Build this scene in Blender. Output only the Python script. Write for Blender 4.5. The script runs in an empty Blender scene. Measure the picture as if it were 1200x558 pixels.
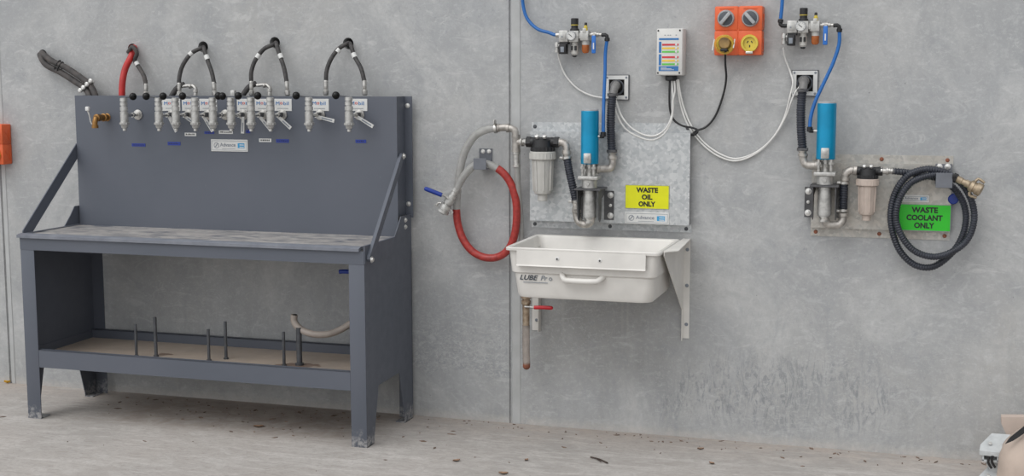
import bpy, bmesh, math, random
from mathutils import Vector, Matrix, noise as mnoise
random.seed(7)
PI = math.pi
C = bpy.context.scene.collection

# ------------------------------------------------------------------ camera
CAM = Vector((1.7429, -5.9378, 1.6624))
YAW, PITCH, ROLL, FPX = -.3041, -.1222, -.0016, 1553.0
cy_, sy_, cp_, sp_ = math.cos(YAW), math.sin(YAW), math.cos(PITCH), math.sin(PITCH)
FW = Vector((sy_*cp_, cy_*cp_, sp_)); RT = Vector((cy_, -sy_, 0)); UP = RT.cross(FW)
RT2 = RT*math.cos(ROLL) + UP*math.sin(ROLL); UP2 = UP*math.cos(ROLL) - RT*math.sin(ROLL)
cd = bpy.data.cameras.new('camera'); cam = bpy.data.objects.new('camera', cd); C.objects.link(cam)
cam.matrix_world = Matrix.Translation(CAM) @ Matrix((RT2, UP2, -FW)).transposed().to_4x4()
cd.sensor_width = 36; cd.lens = FPX/1200*36; cd.clip_end = 100
bpy.context.scene.camera = cam

def ray(u, v): return FW + RT2*((u-600)/FPX) - UP2*((v-279)/FPX)
def P(u, v, d=0.0):          # survey: point of the plane parallel to the wall, d metres in front of it
    r = ray(u, v); return CAM + r*((-d-CAM.y)/r.y)
def PX(u, v, x): r = ray(u, v); return CAM + r*((x-CAM.x)/r.x)
def PZ(u, v, z=0.0): r = ray(u, v); return CAM + r*((z-CAM.z)/r.z)

# ------------------------------------------------------------------ mesh builder
SPLIT = {'panel_bolt', 'brace_bolt', 'shelf_side_rail', 'cam_ear', 'hose_clip', 'bracket_bolt', 'fixing_screw', 'fixing_bolt', 'lid_screw', 'vent_screw', 'plate_screw',
         'clamp_bolt', 'rail_bolt', 'bolt_bore', 'inner_bolt', 'flap_arm', 'bowl_guard', 'pin_slot', 'block_bar'}
class M:
    def __init__(s): s.bm = bmesh.new()
    def box(s, a, b, bev=0.0, rot=None, piv=None, seg=2):
        a, b = Vector(a), Vector(b); c = (a+b)/2; h = (b-a)/2
        t = bmesh.new()
        bmesh.ops.create_cube(t, size=2)
        for v in t.verts: v.co = Vector((v.co.x*abs(h.x), v.co.y*abs(h.y), v.co.z*abs(h.z)))
        if bev: bmesh.ops.bevel(t, geom=list(t.edges), offset=bev, segments=seg, affect='EDGES', profile=.5)
        for v in t.verts:
            p = v.co + c
            if rot is not None:
                q = Vector(piv) if piv is not None else c
                p = rot @ (p-q) + q
            v.co = p
        s._add(t); return s
    def _add(s, t):
        me = bpy.data.meshes.new('t'); t.to_mesh(me); s.bm.from_mesh(me); bpy.data.meshes.remove(me); t.free()
    def loft(s, rings, cap=True, closed=False):
        vs = [[s.bm.verts.new(p) for p in r] for r in rings]
        n = len(vs[0])
        m = len(vs)
        for i in range(m if closed else m-1):
            A, B = vs[i], vs[(i+1) % m]
            for j in range(n):
                s.bm.faces.new((A[j], A[(j+1) % n], B[(j+1) % n], B[j]))
        if cap and not closed:
            s.bm.faces.new(list(reversed(vs[0]))); s.bm.faces.new(vs[-1])
        return s
    def lathe(s, o, ax, prof, seg=20, cap=True):
        o, ax = Vector(o), Vector(ax).normalized()
        x = ax.orthogonal().normalized(); y = ax.cross(x)
        if abs(ax.z) > .99: x, y = Vector((1, 0, 0)), Vector((0, 1, 0))*(1 if ax.z > 0 else -1)
        rings = [[o + ax*t + (x*math.cos(2*PI*(k+.5)/seg)+y*math.sin(2*PI*(k+.5)/seg))*max(r, 1e-4) for k in range(seg)] for t, r in prof]
        return s.loft(rings, cap)
    def cyl(s, a, b, r, r2=None, seg=20, ch=0.0):
        a, b = Vector(a), Vector(b); L = (b-a).length; r2 = r if r2 is None else r2
        pr = [(0, r), (L, r2)] if not ch else [(0, r-ch), (ch, r), (L-ch, r2), (L, r2-ch)]
        return s.lathe(a, b-a, pr, seg)
    def sph(s, c, r, seg=20, sc=(1, 1, 1)):
        t = bmesh.new(); bmesh.ops.create_uvsphere(t, u_segments=seg, v_segments=seg//2+2, radius=r)
        for v in t.verts: v.co = Vector((v.co.x*sc[0], v.co.y*sc[1], v.co.z*sc[2])) + Vector(c)
        s._add(t); return s
    def tube(s, pts, r, seg=12, closed=False, step=.012, rf=None, smooth=True, cap=True):
        pts = [Vector(p) for p in pts]
        path = spline(pts, step, closed) if smooth else pts
        n = len(path); rings = []
        prev = None; L = 0
        for i, p in enumerate(path):
            if closed: t = path[(i+1) % n]-path[i-1]
            else: t = path[min(i+1, n-1)]-path[max(i-1, 0)]
            t.normalize()
            if prev is None: x = t.orthogonal().normalized()
            else: x = (prev - t*prev.dot(t)).normalized()
            prev = x; y = t.cross(x)
            if i: L += (p-path[i-1]).length
            rr = rf(i, L) if rf else r
            rings.append([p + (x*math.cos(2*PI*k/seg)+y*math.sin(2*PI*k/seg))*rr for k in range(seg)])
        return s.loft(rings, cap, closed)
    def ribbed(s, pts, r, pitch=.010, depth=.0028, seg=14):
        pat = [0, 0, -depth, -depth]
        return s.tube(pts, r, seg, step=pitch/4, rf=lambda i, L: r+pat[i % 4])
    def prism(s, poly, axis, a, b):     # poly: 2D pts; axis 'x' -> (y,z), 'y' -> (x,z), 'z' -> (x,y)
        def mk(p, t):
            return {'x': Vector((t, p[0], p[1])), 'y': Vector((p[0], t, p[1])), 'z': Vector((p[0], p[1], t))}[axis]
        A = [s.bm.verts.new(mk(p, a)) for p in poly]; B = [s.bm.verts.new(mk(p, b)) for p in poly]
        n = len(poly)
        s.bm.faces.new(A); s.bm.faces.new(list(reversed(B)))
        for i in range(n): s.bm.faces.new((A[i], B[i], B[(i+1) % n], A[(i+1) % n]))
        return s
    def quad(s, *p): s.bm.faces.new([s.bm.verts.new(Vector(q)) for q in p]); return s
    def text(s, txt, c, size, w=None, th=.0008, bold=.0, shear=0.0, mat3=None):
        # lettering standing on a surface that faces -Y, centred at c, optionally fitted to width w
        cu = bpy.data.curves.new('t', 'FONT'); cu.body = txt; cu.size = size; cu.extrude = th; cu.align_x = 'CENTER'; cu.align_y = 'CENTER'
        cu.offset = bold; cu.shear = shear; cu.resolution_u = 3
        o = bpy.data.objects.new('t', cu); C.objects.link(o)
        bpy.context.view_layer.update()
        me = bpy.data.meshes.new_from_object(o.evaluated_get(bpy.context.evaluated_depsgraph_get()))
        xs = [v.co.x for v in me.vertices] or [0, 1]; ys = [v.co.y for v in me.vertices] or [0, 1]
        k = (w/(max(xs)-min(xs))) if w else 1; mx = (max(xs)+min(xs))/2; my = (max(ys)+min(ys))/2
        c = Vector(c)
        for v in me.vertices: v.co = Vector(((v.co.x-mx)*k, -v.co.z, v.co.y-my)) + c
        s.bm.from_mesh(me); bpy.data.meshes.remove(me); bpy.data.objects.remove(o); bpy.data.curves.remove(cu)
        return s
    def build(s, name, mat, parent=None, label=None, cat=None, group=None, kind=None, loc=None, ang=35):
        if name in SPLIT:
            ms = s.pieces()
            if len(ms) > 1:
                o = None
                for x in ms: o = x.build_one(name, mat, parent, label, cat, group, kind, loc, ang)
                return o
            return ms[0].build_one(name, mat, parent, label, cat, group, kind, loc, ang)
        return s.build_one(name, mat, parent, label, cat, group, kind, loc, ang)
    def pieces(s):
        # islands whose boxes touch stay together
        s.bm.verts.index_update(); s.bm.verts.ensure_lookup_table(); seen = set(); isl = []
        for v in s.bm.verts:
            if v.index in seen: continue
            st = [v]; seen.add(v.index); g = []
            while st:
                a = st.pop(); g.append(a)
                for e in a.link_edges:
                    b = e.other_vert(a)
                    if b.index not in seen: seen.add(b.index); st.append(b)
            lo = [min(a.co[k] for a in g) for k in range(3)]; hi = [max(a.co[k] for a in g) for k in range(3)]
            isl.append([set(a.index for a in g), lo, hi])
        ch = True
        while ch:
            ch = False
            for i in range(len(isl)):
                for j in range(i+1, len(isl)):
                    A, B = isl[i], isl[j]
                    if all(A[1][k] <= B[2][k]+.0005 and B[1][k] <= A[2][k]+.0005 for k in range(3)):
                        A[0] |= B[0]; A[1] = [min(x, y) for x, y in zip(A[1], B[1])]; A[2] = [max(x, y) for x, y in zip(A[2], B[2])]
                        isl.pop(j); ch = True; break
                if ch: break
        out = []
        for g, lo, hi in isl:
            n = M(); n.bm.free(); n.bm = s.bm.copy(); n.bm.verts.index_update(); n.bm.verts.ensure_lookup_table()
            bmesh.ops.delete(n.bm, geom=[v for v in n.bm.verts if v.index not in g], context='VERTS'); out.append(n)
        return out
    def build_one(s, name, mat, parent=None, label=None, cat=None, group=None, kind=None, loc=None, ang=35):
        bmesh.ops.recalc_face_normals(s.bm, faces=list(s.bm.faces))
        base = Vector((0, 0, 0))
        if parent is not None:
            p = parent
            while p is not None: base += p.location; p = p.parent
        if loc is not None: base = Vector(loc)
        if base.length: bmesh.ops.translate(s.bm, verts=list(s.bm.verts), vec=-base)
        me = bpy.data.meshes.new(name); s.bm.to_mesh(me); s.bm.free()
        me.polygons.foreach_set('use_smooth', [True]*len(me.polygons))
        me.set_sharp_from_angle(angle=math.radians(ang))
        me.materials.append(mat)
        o = bpy.data.objects.new(name, me); C.objects.link(o)
        if parent is not None: o.parent = parent
        elif loc is not None: o.location = base
        return tag(o, label, cat, group, kind)

def tag(o, label=None, cat=None, group=None, kind=None):
    for k, v in (('label', label), ('category', cat), ('group', group), ('kind', kind)):
        if v: o[k] = v
    return o
def thing(name, label, cat, loc, group=None):
    o = bpy.data.objects.new(name, None); C.objects.link(o); o.location = Vector(loc); o.empty_display_size = .1
    return tag(o, label, cat, group)
def dup(root, loc, label, group=None, scale=None):
    r = root.copy(); C.objects.link(r); r.location = Vector(loc); r['label'] = label
    if group: r['group'] = group
    if scale: r.scale = (scale,)*3
    for ch in list(root.children):
        c = ch.copy(); C.objects.link(c); c.parent = r
        for g in list(ch.children):
            d = g.copy(); C.objects.link(d); d.parent = c
    return r
def spline(pts, step, closed=False):
    n = len(pts); out = []
    if n == 2:
        k = max(1, int((pts[1]-pts[0]).length/step))
        return [pts[0].lerp(pts[1], i/k) for i in range(k+1)]
    for i in range(n if closed else n-1):
        if closed: p0, p1, p2, p3 = pts[i-1], pts[i], pts[(i+1) % n], pts[(i+2) % n]
        else:
            p1, p2 = pts[i], pts[i+1]
            p0 = pts[i-1] if i else p1*2-p2
            p3 = pts[i+2] if i+2 < n else p2*2-p1
        k = max(1, round((p2-p1).length/step))
        t0 = 0; t1 = t0+max((p1-p0).length, 1e-4)**.5; t2 = t1+max((p2-p1).length, 1e-4)**.5; t3 = t2+max((p3-p2).length, 1e-4)**.5
        for j in range(k):
            t = t1+(t2-t1)*j/k
            A1 = p0*((t1-t)/(t1-t0))+p1*((t-t0)/(t1-t0)); A2 = p1*((t2-t)/(t2-t1))+p2*((t-t1)/(t2-t1)); A3 = p2*((t3-t)/(t3-t2))+p3*((t-t2)/(t3-t2))
            B1 = A1*((t2-t)/(t2-t0))+A2*((t-t0)/(t2-t0)); B2 = A2*((t3-t)/(t3-t1))+A3*((t-t1)/(t3-t1))
            out.append(B1*((t2-t)/(t2-t1))+B2*((t-t1)/(t2-t1)))
    if not closed: out.append(pts[-1])
    return out

# ------------------------------------------------------------------ materials
def lin(c): return tuple(((x/255)/12.92 if x/255 <= .04045 else ((x/255+.055)/1.055)**2.4) for x in c)
def base_mat(name, col, rough=.5, metal=0.0, **kw):
    m = bpy.data.materials.new(name); m.use_nodes = True
    b = m.node_tree.nodes['Principled BSDF']
    b.inputs['Base Color'].default_value = (*lin(col), 1); b.inputs['Roughness'].default_value = rough; b.inputs['Metallic'].default_value = metal
    for k, v in kw.items(): b.inputs[k].default_value = v
    return m, m.node_tree, b
def mat(name, col, rough=.5, metal=0.0, var=.06, scale=30, bump=0.0, col2=None, **kw):
    """painted / plastic / metal surface with procedural colour variation"""
    m, t, b = base_mat(name, col, rough, metal, **kw)
    tc = t.nodes.new('ShaderNodeTexCoord'); n = t.nodes.new('ShaderNodeTexNoise'); n.inputs['Scale'].default_value = scale; n.inputs['Detail'].default_value = 5
    t.links.new(tc.outputs['Object'], n.inputs['Vector'])
    r = t.nodes.new('ShaderNodeMix'); r.data_type = 'RGBA'
    c = lin(col); c2 = lin(col2) if col2 else tuple(x*(1-var*2) for x in c); c1 = tuple(min(1, x*(1+var)) for x in c) if not col2 else c
    r.inputs['A'].default_value = (*c1, 1); r.inputs['B'].default_value = (*c2, 1)
    mr = t.nodes.new('ShaderNodeMapRange'); mr.inputs['From Min'].default_value = .35; mr.inputs['From Max'].default_value = .7
    t.links.new(n.outputs['Fac'], mr.inputs['Value']); t.links.new(mr.outputs[0], r.inputs['Factor']); t.links.new(r.outputs['Result'], b.inputs['Base Color'])
    if bump:
        bp = t.nodes.new('ShaderNodeBump'); bp.inputs['Strength'].default_value = bump; bp.inputs['Distance'].default_value = .002
        t.links.new(n.outputs['Fac'], bp.inputs['Height']); t.links.new(bp.outputs[0], b.inputs['Normal'])
    return m

class G:   # tiny node-graph helper
    def __init__(s, t):
        s.t = t; s.tc = t.nodes.new('ShaderNodeTexCoord')
        s.geo = t.nodes.new('ShaderNodeNewGeometry')
        s.pos = s.geo.outputs['Position']
    def map(s, sc, loc=(0, 0, 0)):
        m = s.t.nodes.new('ShaderNodeMapping'); m.inputs['Scale'].default_value = sc; m.inputs['Location'].default_value = loc
        s.t.links.new(s.pos, m.inputs['Vector']); return m.outputs[0]
    def noise(s, scale, detail=5, vec=None, rough=.5, dist=0):
        n = s.t.nodes.new('ShaderNodeTexNoise'); n.inputs['Scale'].default_value = scale; n.inputs['Detail'].default_value = detail
        n.inputs['Roughness'].default_value = rough; n.inputs['Distortion'].default_value = dist
        s.t.links.new(vec if vec is not None else s.pos, n.inputs['Vector']); return n.outputs['Fac']
    def rng(s, x, a, b, c=0.0, d=1.0, smooth=False):
        m = s.t.nodes.new('ShaderNodeMapRange'); m.interpolation_type = 'SMOOTHSTEP' if smooth else 'LINEAR'
        for k, v in zip(('From Min', 'From Max', 'To Min', 'To Max'), (a, b, c, d)): m.inputs[k].default_value = v
        s.t.links.new(x, m.inputs['Value']); return m.outputs[0]
    def math(s, op, a, b=None):
        m = s.t.nodes.new('ShaderNodeMath'); m.operation = op
        for i, x in enumerate((a, b)):
            if x is None: continue
            if isinstance(x, (int, float)): m.inputs[i].default_value = x
            else: s.t.links.new(x, m.inputs[i])
        return m.outputs[0]
    def mix(s, f, a, b):
        m = s.t.nodes.new('ShaderNodeMix'); m.data_type = 'RGBA'
        for k, x in (('A', a), ('B', b)):
            if isinstance(x, tuple): m.inputs[k].default_value = (*lin(x), 1)
            else: s.t.links.new(x, m.inputs[k])
        if isinstance(f, (int, float)): m.inputs['Factor'].default_value = f
        else: s.t.links.new(f, m.inputs['Factor'])
        return m.outputs['Result']
    def xyz(s):
        m = s.t.nodes.new('ShaderNodeSeparateXYZ'); s.t.links.new(s.pos, m.inputs[0]); return m.outputs
    def bump(s, h, strength, dist, b):
        bp = s.t.nodes.new('ShaderNodeBump'); bp.inputs['Strength'].default_value = strength; bp.inputs['Distance'].default_value = dist
        s.t.links.new(h, bp.inputs['Height']); s.t.links.new(bp.outputs[0], b.inputs['Normal'])
    def voro(s, scale, out='Distance', vec=None, feat='F1'):
        n = s.t.nodes.new('ShaderNodeTexVoronoi'); n.inputs['Scale'].default_value = scale; n.feature = feat
        s.t.links.new(vec if vec is not None else s.pos, n.inputs['Vector']); return n.outputs[out]

def wall_material():
    m, t, b = base_mat('tilt_up_concrete', (170, 171, 171), .82); g = G(t); X = g.xyz()
    big = g.noise(.7, 4); mid = g.noise(2.6, 7, rough=.62, dist=.6); fine = g.noise(38, 6, rough=.7); spk = g.noise(160, 3)
    col = g.mix(g.rng(big, .35, .65), (163, 165, 167), (171, 170, 168))
    col = g.mix(g.rng(mid, .42, .66, 0, .75), col, (151, 153, 155))
    col = g.mix(g.rng(g.noise(1.7, 9, g.map((1, 1, 1), (7, 3, 2)), .7, 1.2), .48, .68, 0, .8), col, (190, 190, 189))
    # trowel / form marks: short slanted scratches
    sc = g.noise(9, 6, g.map((.5, 1, 1.3), (2, 0, 5)), .75, 2.2)
    col = g.mix(g.rng(sc, .58, .64, 0, .5), col, (196, 196, 195))
    # weathered, streaky lower part of the panel
    low = g.rng(X['Z'], .95, .15, 0, 1, True)
    st = g.noise(3.2, 8, g.map((2.2, 1, .55), (1, 0, 0)), .68, 1.0)
    col = g.mix(g.math('MULTIPLY', low, g.rng(st, .42, .66, 0, .4)), col, (140, 141, 139))
    st2 = g.noise(11, 7, g.map((1.6, 1, .5), (3, 0, 1)), .72, 1.4)
    col = g.mix(g.math('MULTIPLY', low, g.rng(st2, .56, .68, 0, .45)), col, (184, 182, 178))
    # scuffed patch low on the wall right of the tray
    px = g.rng(g.math('ABSOLUTE', g.math('ADD', g.math('SUBTRACT', X['X'], 1.2), g.rng(g.noise(2.5, 3), .3, .7, -.3, .3))), .55, .15, 0, 1, True); pz = g.rng(g.math('ABSOLUTE', g.math('SUBTRACT', X['Z'], .24)), .26, .04, 0, 1, True)
    sp = g.noise(13, 8, g.map((1.8, 1, .55), (0, 0, 3)), .75, 2.0)
    col = g.mix(g.math('MULTIPLY', g.math('MULTIPLY', px, pz), g.rng(sp, .5, .58, 0, .55)), col, (118, 122, 126))
    # pale drips below the tray
    dr = None
    for x0, w in ((.415, .008), (.44, .006), (.13, .01)):
        k = g.rng(g.math('ABSOLUTE', g.math('SUBTRACT', X['X'], x0)), w, w*.3)
        dr = k if dr is None else g.math('MAXIMUM', dr, k)
    dz = g.math('MULTIPLY', g.rng(X['Z'], .36, .5), g.rng(X['Z'], .85, .7))
    col = g.mix(g.math('MULTIPLY', g.math('MULTIPLY', dr, dz), .4), col, (195, 193, 189))
    # darker grey patch on the wall below the tray
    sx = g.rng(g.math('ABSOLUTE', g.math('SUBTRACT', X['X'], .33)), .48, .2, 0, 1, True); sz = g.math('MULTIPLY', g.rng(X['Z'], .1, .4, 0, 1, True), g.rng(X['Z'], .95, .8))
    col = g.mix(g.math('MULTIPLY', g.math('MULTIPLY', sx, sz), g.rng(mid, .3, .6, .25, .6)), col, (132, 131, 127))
    # dusty crust along the foot
    ft = g.rng(g.math('ADD', X['Z'], g.rng(fine, .3, .7, -.012, .012)), .045, .012)
    col = g.mix(g.math('MULTIPLY', ft, .6), col, (186, 181, 175))
    wm = g.noise(24, 8, g.map((1, 1, 1.4), (5, 0, 2)), .8, 2.5)
    col = g.mix(g.math('MULTIPLY', g.rng(wm, .56, .60, 0, .55), g.rng(g.noise(1.5, 3), .4, .6, .25, 1)), col, (192, 193, 193))
    wd = g.noise(30, 8, g.map((1, 1, 1.2), (9, 0, 4)), .8, 2.0)
    col = g.mix(g.math('MULTIPLY', g.rng(wd, .58, .62, 0, .55), g.rng(g.noise(1.9, 3, g.map((1, 1, 1), (3, 0, 0))), .42, .6, .15, 1)), col, (128, 130, 133))
    # rough honeycombed band low on the wall between bench and joint
    bx = g.math('MULTIPLY', g.rng(X['X'], -.75, -.6, 0, 1), g.rng(X['X'], -.02, -.1, 0, 1)); bz = g.math('MULTIPLY', g.rng(g.math('ADD', X['Z'], g.rng(g.noise(5, 5), .3, .7, -.06, .06)), .22, .25), g.rng(X['Z'], .62, .35, 0, 1))
    hc = g.noise(17, 9, None, .8, 1.5)
    col = g.mix(g.math('MULTIPLY', g.math('MULTIPLY', bx, bz), g.rng(hc, .48, .58, .15, .75)), col, (140, 143, 146))
    col = g.mix(g.math('MULTIPLY', g.math('MULTIPLY', bx, bz), g.rng(wm, .52, .56, 0, .6)), col, (190, 191, 190))
    # pin holes
    ph = g.rng(g.voro(9), .035, .02)
    col = g.mix(g.math('MULTIPLY', ph, .7), col, (112, 112, 112))
    col = g.mix(g.rng(g.noise(14, 8, None, .75, .8), .45, .65, 0, .35), col, (150, 151, 152))
    # broad trowel smears and the scuffed patch, over the grain
    tm = g.noise(4.2, 9, g.map((.8, 1, 1.5), (6, 2, 1)), .78, 2.6)
    col = g.mix(g.rng(tm, .55, .62, 0, .42), col, (189, 190, 190))
    tn = g.noise(3.6, 9, g.map((1.3, 1, .8), (2, 6, 7)), .74, 2.0)
    col = g.mix(g.rng(tn, .54, .66, 0, .45), col, (146, 149, 152))
    col = g.mix(g.math('MULTIPLY', g.math('MULTIPLY', px, pz), g.rng(sp, .49, .6, 0, .45)), col, (120, 124, 128))
    col = g.mix(g.math('MULTIPLY', g.math('MULTIPLY', px, pz), g.rng(g.noise(19, 8, g.map((2, 1, .5), (4, 0, 3)), .75, 1.5), .52, .6, 0, .4)), col, (186, 184, 180))
    col = g.mix(g.rng(g.noise(30, 10, None, .85), .44, .62, 0, .32), col, (150, 151, 153))
    col = g.mix(g.rng(g.noise(48, 6, g.map((1, 1, 1), (8, 1, 3)), .75), .53, .63, 0, .3), col, (186, 187, 187))
    t.links.new(col, b.inputs['Base Color'])
    h = g.math('ADD', g.math('MULTIPLY', fine, .5), g.math('ADD', g.math('MULTIPLY', mid, 1.6), g.math('MULTIPLY', spk, .2)))
    g.bump(h, .35, .004, b); return m
def floor_material():
    m, t, b = base_mat('dusty_concrete_slab', (178, 173, 169), .85); g = G(t); X = g.xyz()
    big = g.noise(1.1, 5, dist=.5); mid = g.noise(6, 8, g.map((1, 1.6, 1)), .65, 1.0); fine = g.noise(60, 6, rough=.7)
    col = g.mix(g.rng(big, .35, .65), (173, 167, 162), (160, 156, 152))
    col = g.mix(g.rng(mid, .46, .64, 0, .7), col, (186, 182, 178))
    col = g.mix(g.rng(g.noise(2.3, 8, g.map((1, 1, 1), (4, 4, 0)), .7), .52, .72, 0, .5), col, (161, 154, 148))
    tr = g.noise(5, 7, g.map((.5, 4, 1), (1, 2, 0)), .7, .6)
    col = g.mix(g.rng(tr, .54, .6, 0, .5), col, (194, 190, 186))
    # brownish grime swept against the wall foot
    edge = g.rng(X['Y'], -.35, -.02, 0, 1)
    col = g.mix(g.math('MULTIPLY', edge, g.rng(mid, .35, .62, 0, .55)), col, (166, 149, 136))
    # rusty grime below the bench shelf
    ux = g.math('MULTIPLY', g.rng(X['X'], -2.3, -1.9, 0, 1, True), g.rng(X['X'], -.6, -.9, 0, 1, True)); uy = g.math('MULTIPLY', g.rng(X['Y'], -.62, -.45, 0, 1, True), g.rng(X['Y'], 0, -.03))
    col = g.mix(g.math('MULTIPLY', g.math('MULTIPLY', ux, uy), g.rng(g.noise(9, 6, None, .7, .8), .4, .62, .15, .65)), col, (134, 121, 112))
    col = g.mix(g.rng(g.voro(26), .06, .03, 0, .35), col, (120, 108, 98))
    col = g.mix(g.rng(g.noise(22, 8, g.map((1, 2.2, 1)), .75, .8), .5, .62, 0, .5), col, (142, 136, 131))
    col = g.mix(g.rng(fine, .45, .7, 0, .4), col, (148, 142, 138))
    t.links.new(col, b.inputs['Base Color'])
    g.bump(g.math('ADD', g.math('MULTIPLY', mid, 1.5), g.math('MULTIPLY', fine, .4)), .4, .005, b); return m
def galv_material(name, tint=(1, 1, 1), dirt=0.0):
    m, t, b = base_mat(name, (176, 178, 179), .48, .55); g = G(t)
    v = g.voro(75, 'Color', vec=g.map((1, 1, 1), (.3, 0, 0))); sepn = t.nodes.new('ShaderNodeSeparateColor'); t.links.new(v, sepn.inputs[0])
    c = g.mix(sepn.outputs[0], (171*tint[0], 174*tint[1], 176*tint[2]), (203*tint[0], 204*tint[1], 204*tint[2]))
    c = g.mix(g.rng(g.noise(3, 4), .4, .7, 0, .35), c, (160*tint[0], 165*tint[1], 168*tint[2]))
    if dirt: c = g.mix(g.rng(g.noise(7, 8, rough=.7), .4, .7, 0, dirt), c, (176, 166, 154))
    t.links.new(c, b.inputs['Base Color']); t.links.new(g.rng(sepn.outputs[1], 0, 1, .42, .6), b.inputs['Roughness'])
    g.bump(sepn.outputs[2], .08, .001, b); return m
def bench_material(name, dusty):
    m, t, b = base_mat(name, (95, 99, 109), .45); g = G(t)
    nn = g.noise(2.2, 5); c = g.mix(g.rng(nn, .35, .7), (83, 88, 98), (88, 92, 102))
    if dusty == 'tray':
        a = g.noise(5, 8, g.map((.8, 2.4, 1)), .72, 1.1)
        c = g.mix(g.rng(a, .38, .56, .1, .9), c, (165, 160, 156))
        c = g.mix(g.rng(g.noise(14, 6), .5, .7, 0, .5), c, (192, 188, 182))
    if dusty == 'shelf':
        c = g.mix(g.rng(g.noise(6, 6), .3, .7, .75, 1), c, (178, 163, 148))
        X = g.xyz()
        def blot(x, y, r):
            d = g.math('ADD', g.math('POWER', g.math('SUBTRACT', X['X'], x), 2), g.math('POWER', g.math('MULTIPLY', g.math('SUBTRACT', X['Y'], y), 1.6), 2))
            return g.rng(g.math('ADD', g.math('SQRT', d), g.rng(g.noise(22, 4), .3, .7, -.025, .025)), r, r*.8)
        k = g.math('MAXIMUM', blot(-1.09, -.40, .12), g.math('MAXIMUM', blot(-1.80, -.33, .05), blot(-1.03, -.36, .07)))
        c = g.mix(g.math('MULTIPLY', k, .75), c, (96, 70, 55))
    if dusty == 'paint':
        X = g.xyz()
        w = g.math('MULTIPLY', g.rng(g.math('ADD', X['Z'], g.rng(g.noise(30, 5), .3, .7, -.03, .03)), .07, .02), g.rng(g.noise(55, 5, rough=.7), .42, .56))
        c = g.mix(g.math('MULTIPLY', w, .7), c, (178, 176, 174))
        c = g.mix(g.rng(g.noise(45, 5, g.map((1, 1, 1), (3, 1, 0)), .7), .68, .74, 0, .35), c, (130, 133, 140))
    t.links.new(c, b.inputs['Base Color'])
    t.links.new(g.rng(g.noise(18, 4), .3, .7, .4, .55), b.inputs['Roughness']); return m

WALL = wall_material(); FLOOR = floor_material()
GALV = galv_material('galvanised_spangle'); GALV2 = galv_material('dusty_galvanised_sheet', (.97, .95, .92), .6)
PAINT = bench_material('slate_grey_paint', 'paint'); TRAYTOP = bench_material('worn_dusty_paint', 'tray'); SHELF = bench_material('dirty_shelf', 'shelf')
SEAL = mat('joint_filler', (178, 179, 179), .8, var=.06, scale=9, bump=.4, col2=(162, 163, 162))
STEEL = mat('zinc_plated_fitting', (190, 188, 184), .36, .75, var=.18, scale=60)
PIPE = mat('galvanised_pipe', (178, 173, 167), .45, .6, var=.2, scale=35, bump=.15)
CAST = mat('cast_silver_body', (186, 185, 182), .42, .55, var=.14, scale=50, bump=.1)
BOLT = mat('bright_bolt_head', (214, 213, 210), .35, .6, var=.1)
BLACK = mat('black_plastic', (28, 28, 30), .45, var=.15)
KNOB = mat('gloss_black_ball', (6, 6, 7), .07, var=.1); KNOB.node_tree.nodes['Principled BSDF'].inputs['Specular IOR Level'].default_value = .3
HOSE = mat('dusty_black_rubber', (58, 56, 56), .7, var=.2, scale=25, col2=(86, 80, 77))
HOSE2 = mat('black_braided_rubber', (44, 43, 44), .6, var=.2, scale=60, col2=(70, 67, 66))
RIB = mat('corrugated_black_hose', (46, 49, 58), .38, var=.15, scale=20)
RIBG = mat('grey_conduit', (118, 117, 116), .5, var=.12, scale=30)
RED = mat('red_hose', (176, 40, 38), .42, var=.12, scale=18)
REDB = mat('oil_stained_braided_hose', (172, 58, 52), .38, var=.1, scale=60, col2=(138, 44, 40))
CLEAR = mat('clear_braided_hose', (196, 195, 192), .3, var=.08, scale=50)
CLEAR.node_tree.nodes['Principled BSDF'].inputs['Transmission Weight'].default_value = .55
TUBEC = mat('dull_clear_tube', (200, 190, 182), .25, var=.08, scale=30)
TUBEC.node_tree.nodes['Principled BSDF'].inputs['Transmission Weight'].default_value = .6
BROWN = mat('rust_brown_residue', (134, 80, 58), .6, var=.2)
BLUE = mat('blue_air_hose', (18, 94, 164), .35, var=.05)
BLUEH = mat('blue_lever_grip', (22, 52, 138), .4, var=.1)
BLUEL = mat('bright_blue_grip', (38, 108, 190), .4, var=.05)
TEAL = mat('teal_blue_cylinder', (0, 136, 178), .32, .25, var=.08, scale=12)
WHITE = mat('white_powder_coat', (212, 209, 204), .45, var=.04, scale=10)
WPLAS = mat('white_plastic', (206, 205, 202), .4, var=.04, scale=14)
WPL2 = mat('weathered_white_plastic', (184, 187, 188), .5, var=.08, scale=25)
WCAB = mat('white_cable', (216, 215, 212), .45, var=.05)
LABEL = mat('label_white', (208, 208, 206), .4, var=.03)
ORANGE = mat('orange_enclosure', (218, 96, 50), .42, var=.06, scale=14)
DKOR = mat('orange_shadow_seam_plastic', (186, 66, 34), .45, var=.1)
YELL = mat('yellow_socket', (206, 184, 70), .4, var=.08)
YELT = mat('amber_flap', (214, 176, 70), .25, var=.1); YELT.node_tree.nodes['Principled BSDF'].inputs['Transmission Weight'].default_value = .45
DGREY = mat('dark_grey_dial', (72, 76, 82), .45, var=.1)
LGREY = mat('light_grey_rim', (160, 162, 164), .4, var=.08)
HOOK = mat('hook_grey_paint', (104, 107, 114), .5, var=.05)
DBR = mat('dark_bracket', (86, 86, 88), .5, .3, var=.15)
BOWL = mat('milky_filter_bowl', (196, 194, 189), .32, var=.05, scale=14); BOWL.node_tree.nodes['Principled BSDF'].inputs['Transmission Weight'].default_value = .15
BOWL2 = mat('dusty_filter_bowl', (182, 168, 158), .45, var=.08, scale=14)
BRASS = mat('aged_brass', (150, 112, 66), .4, .8, var=.2, scale=40)
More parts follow.
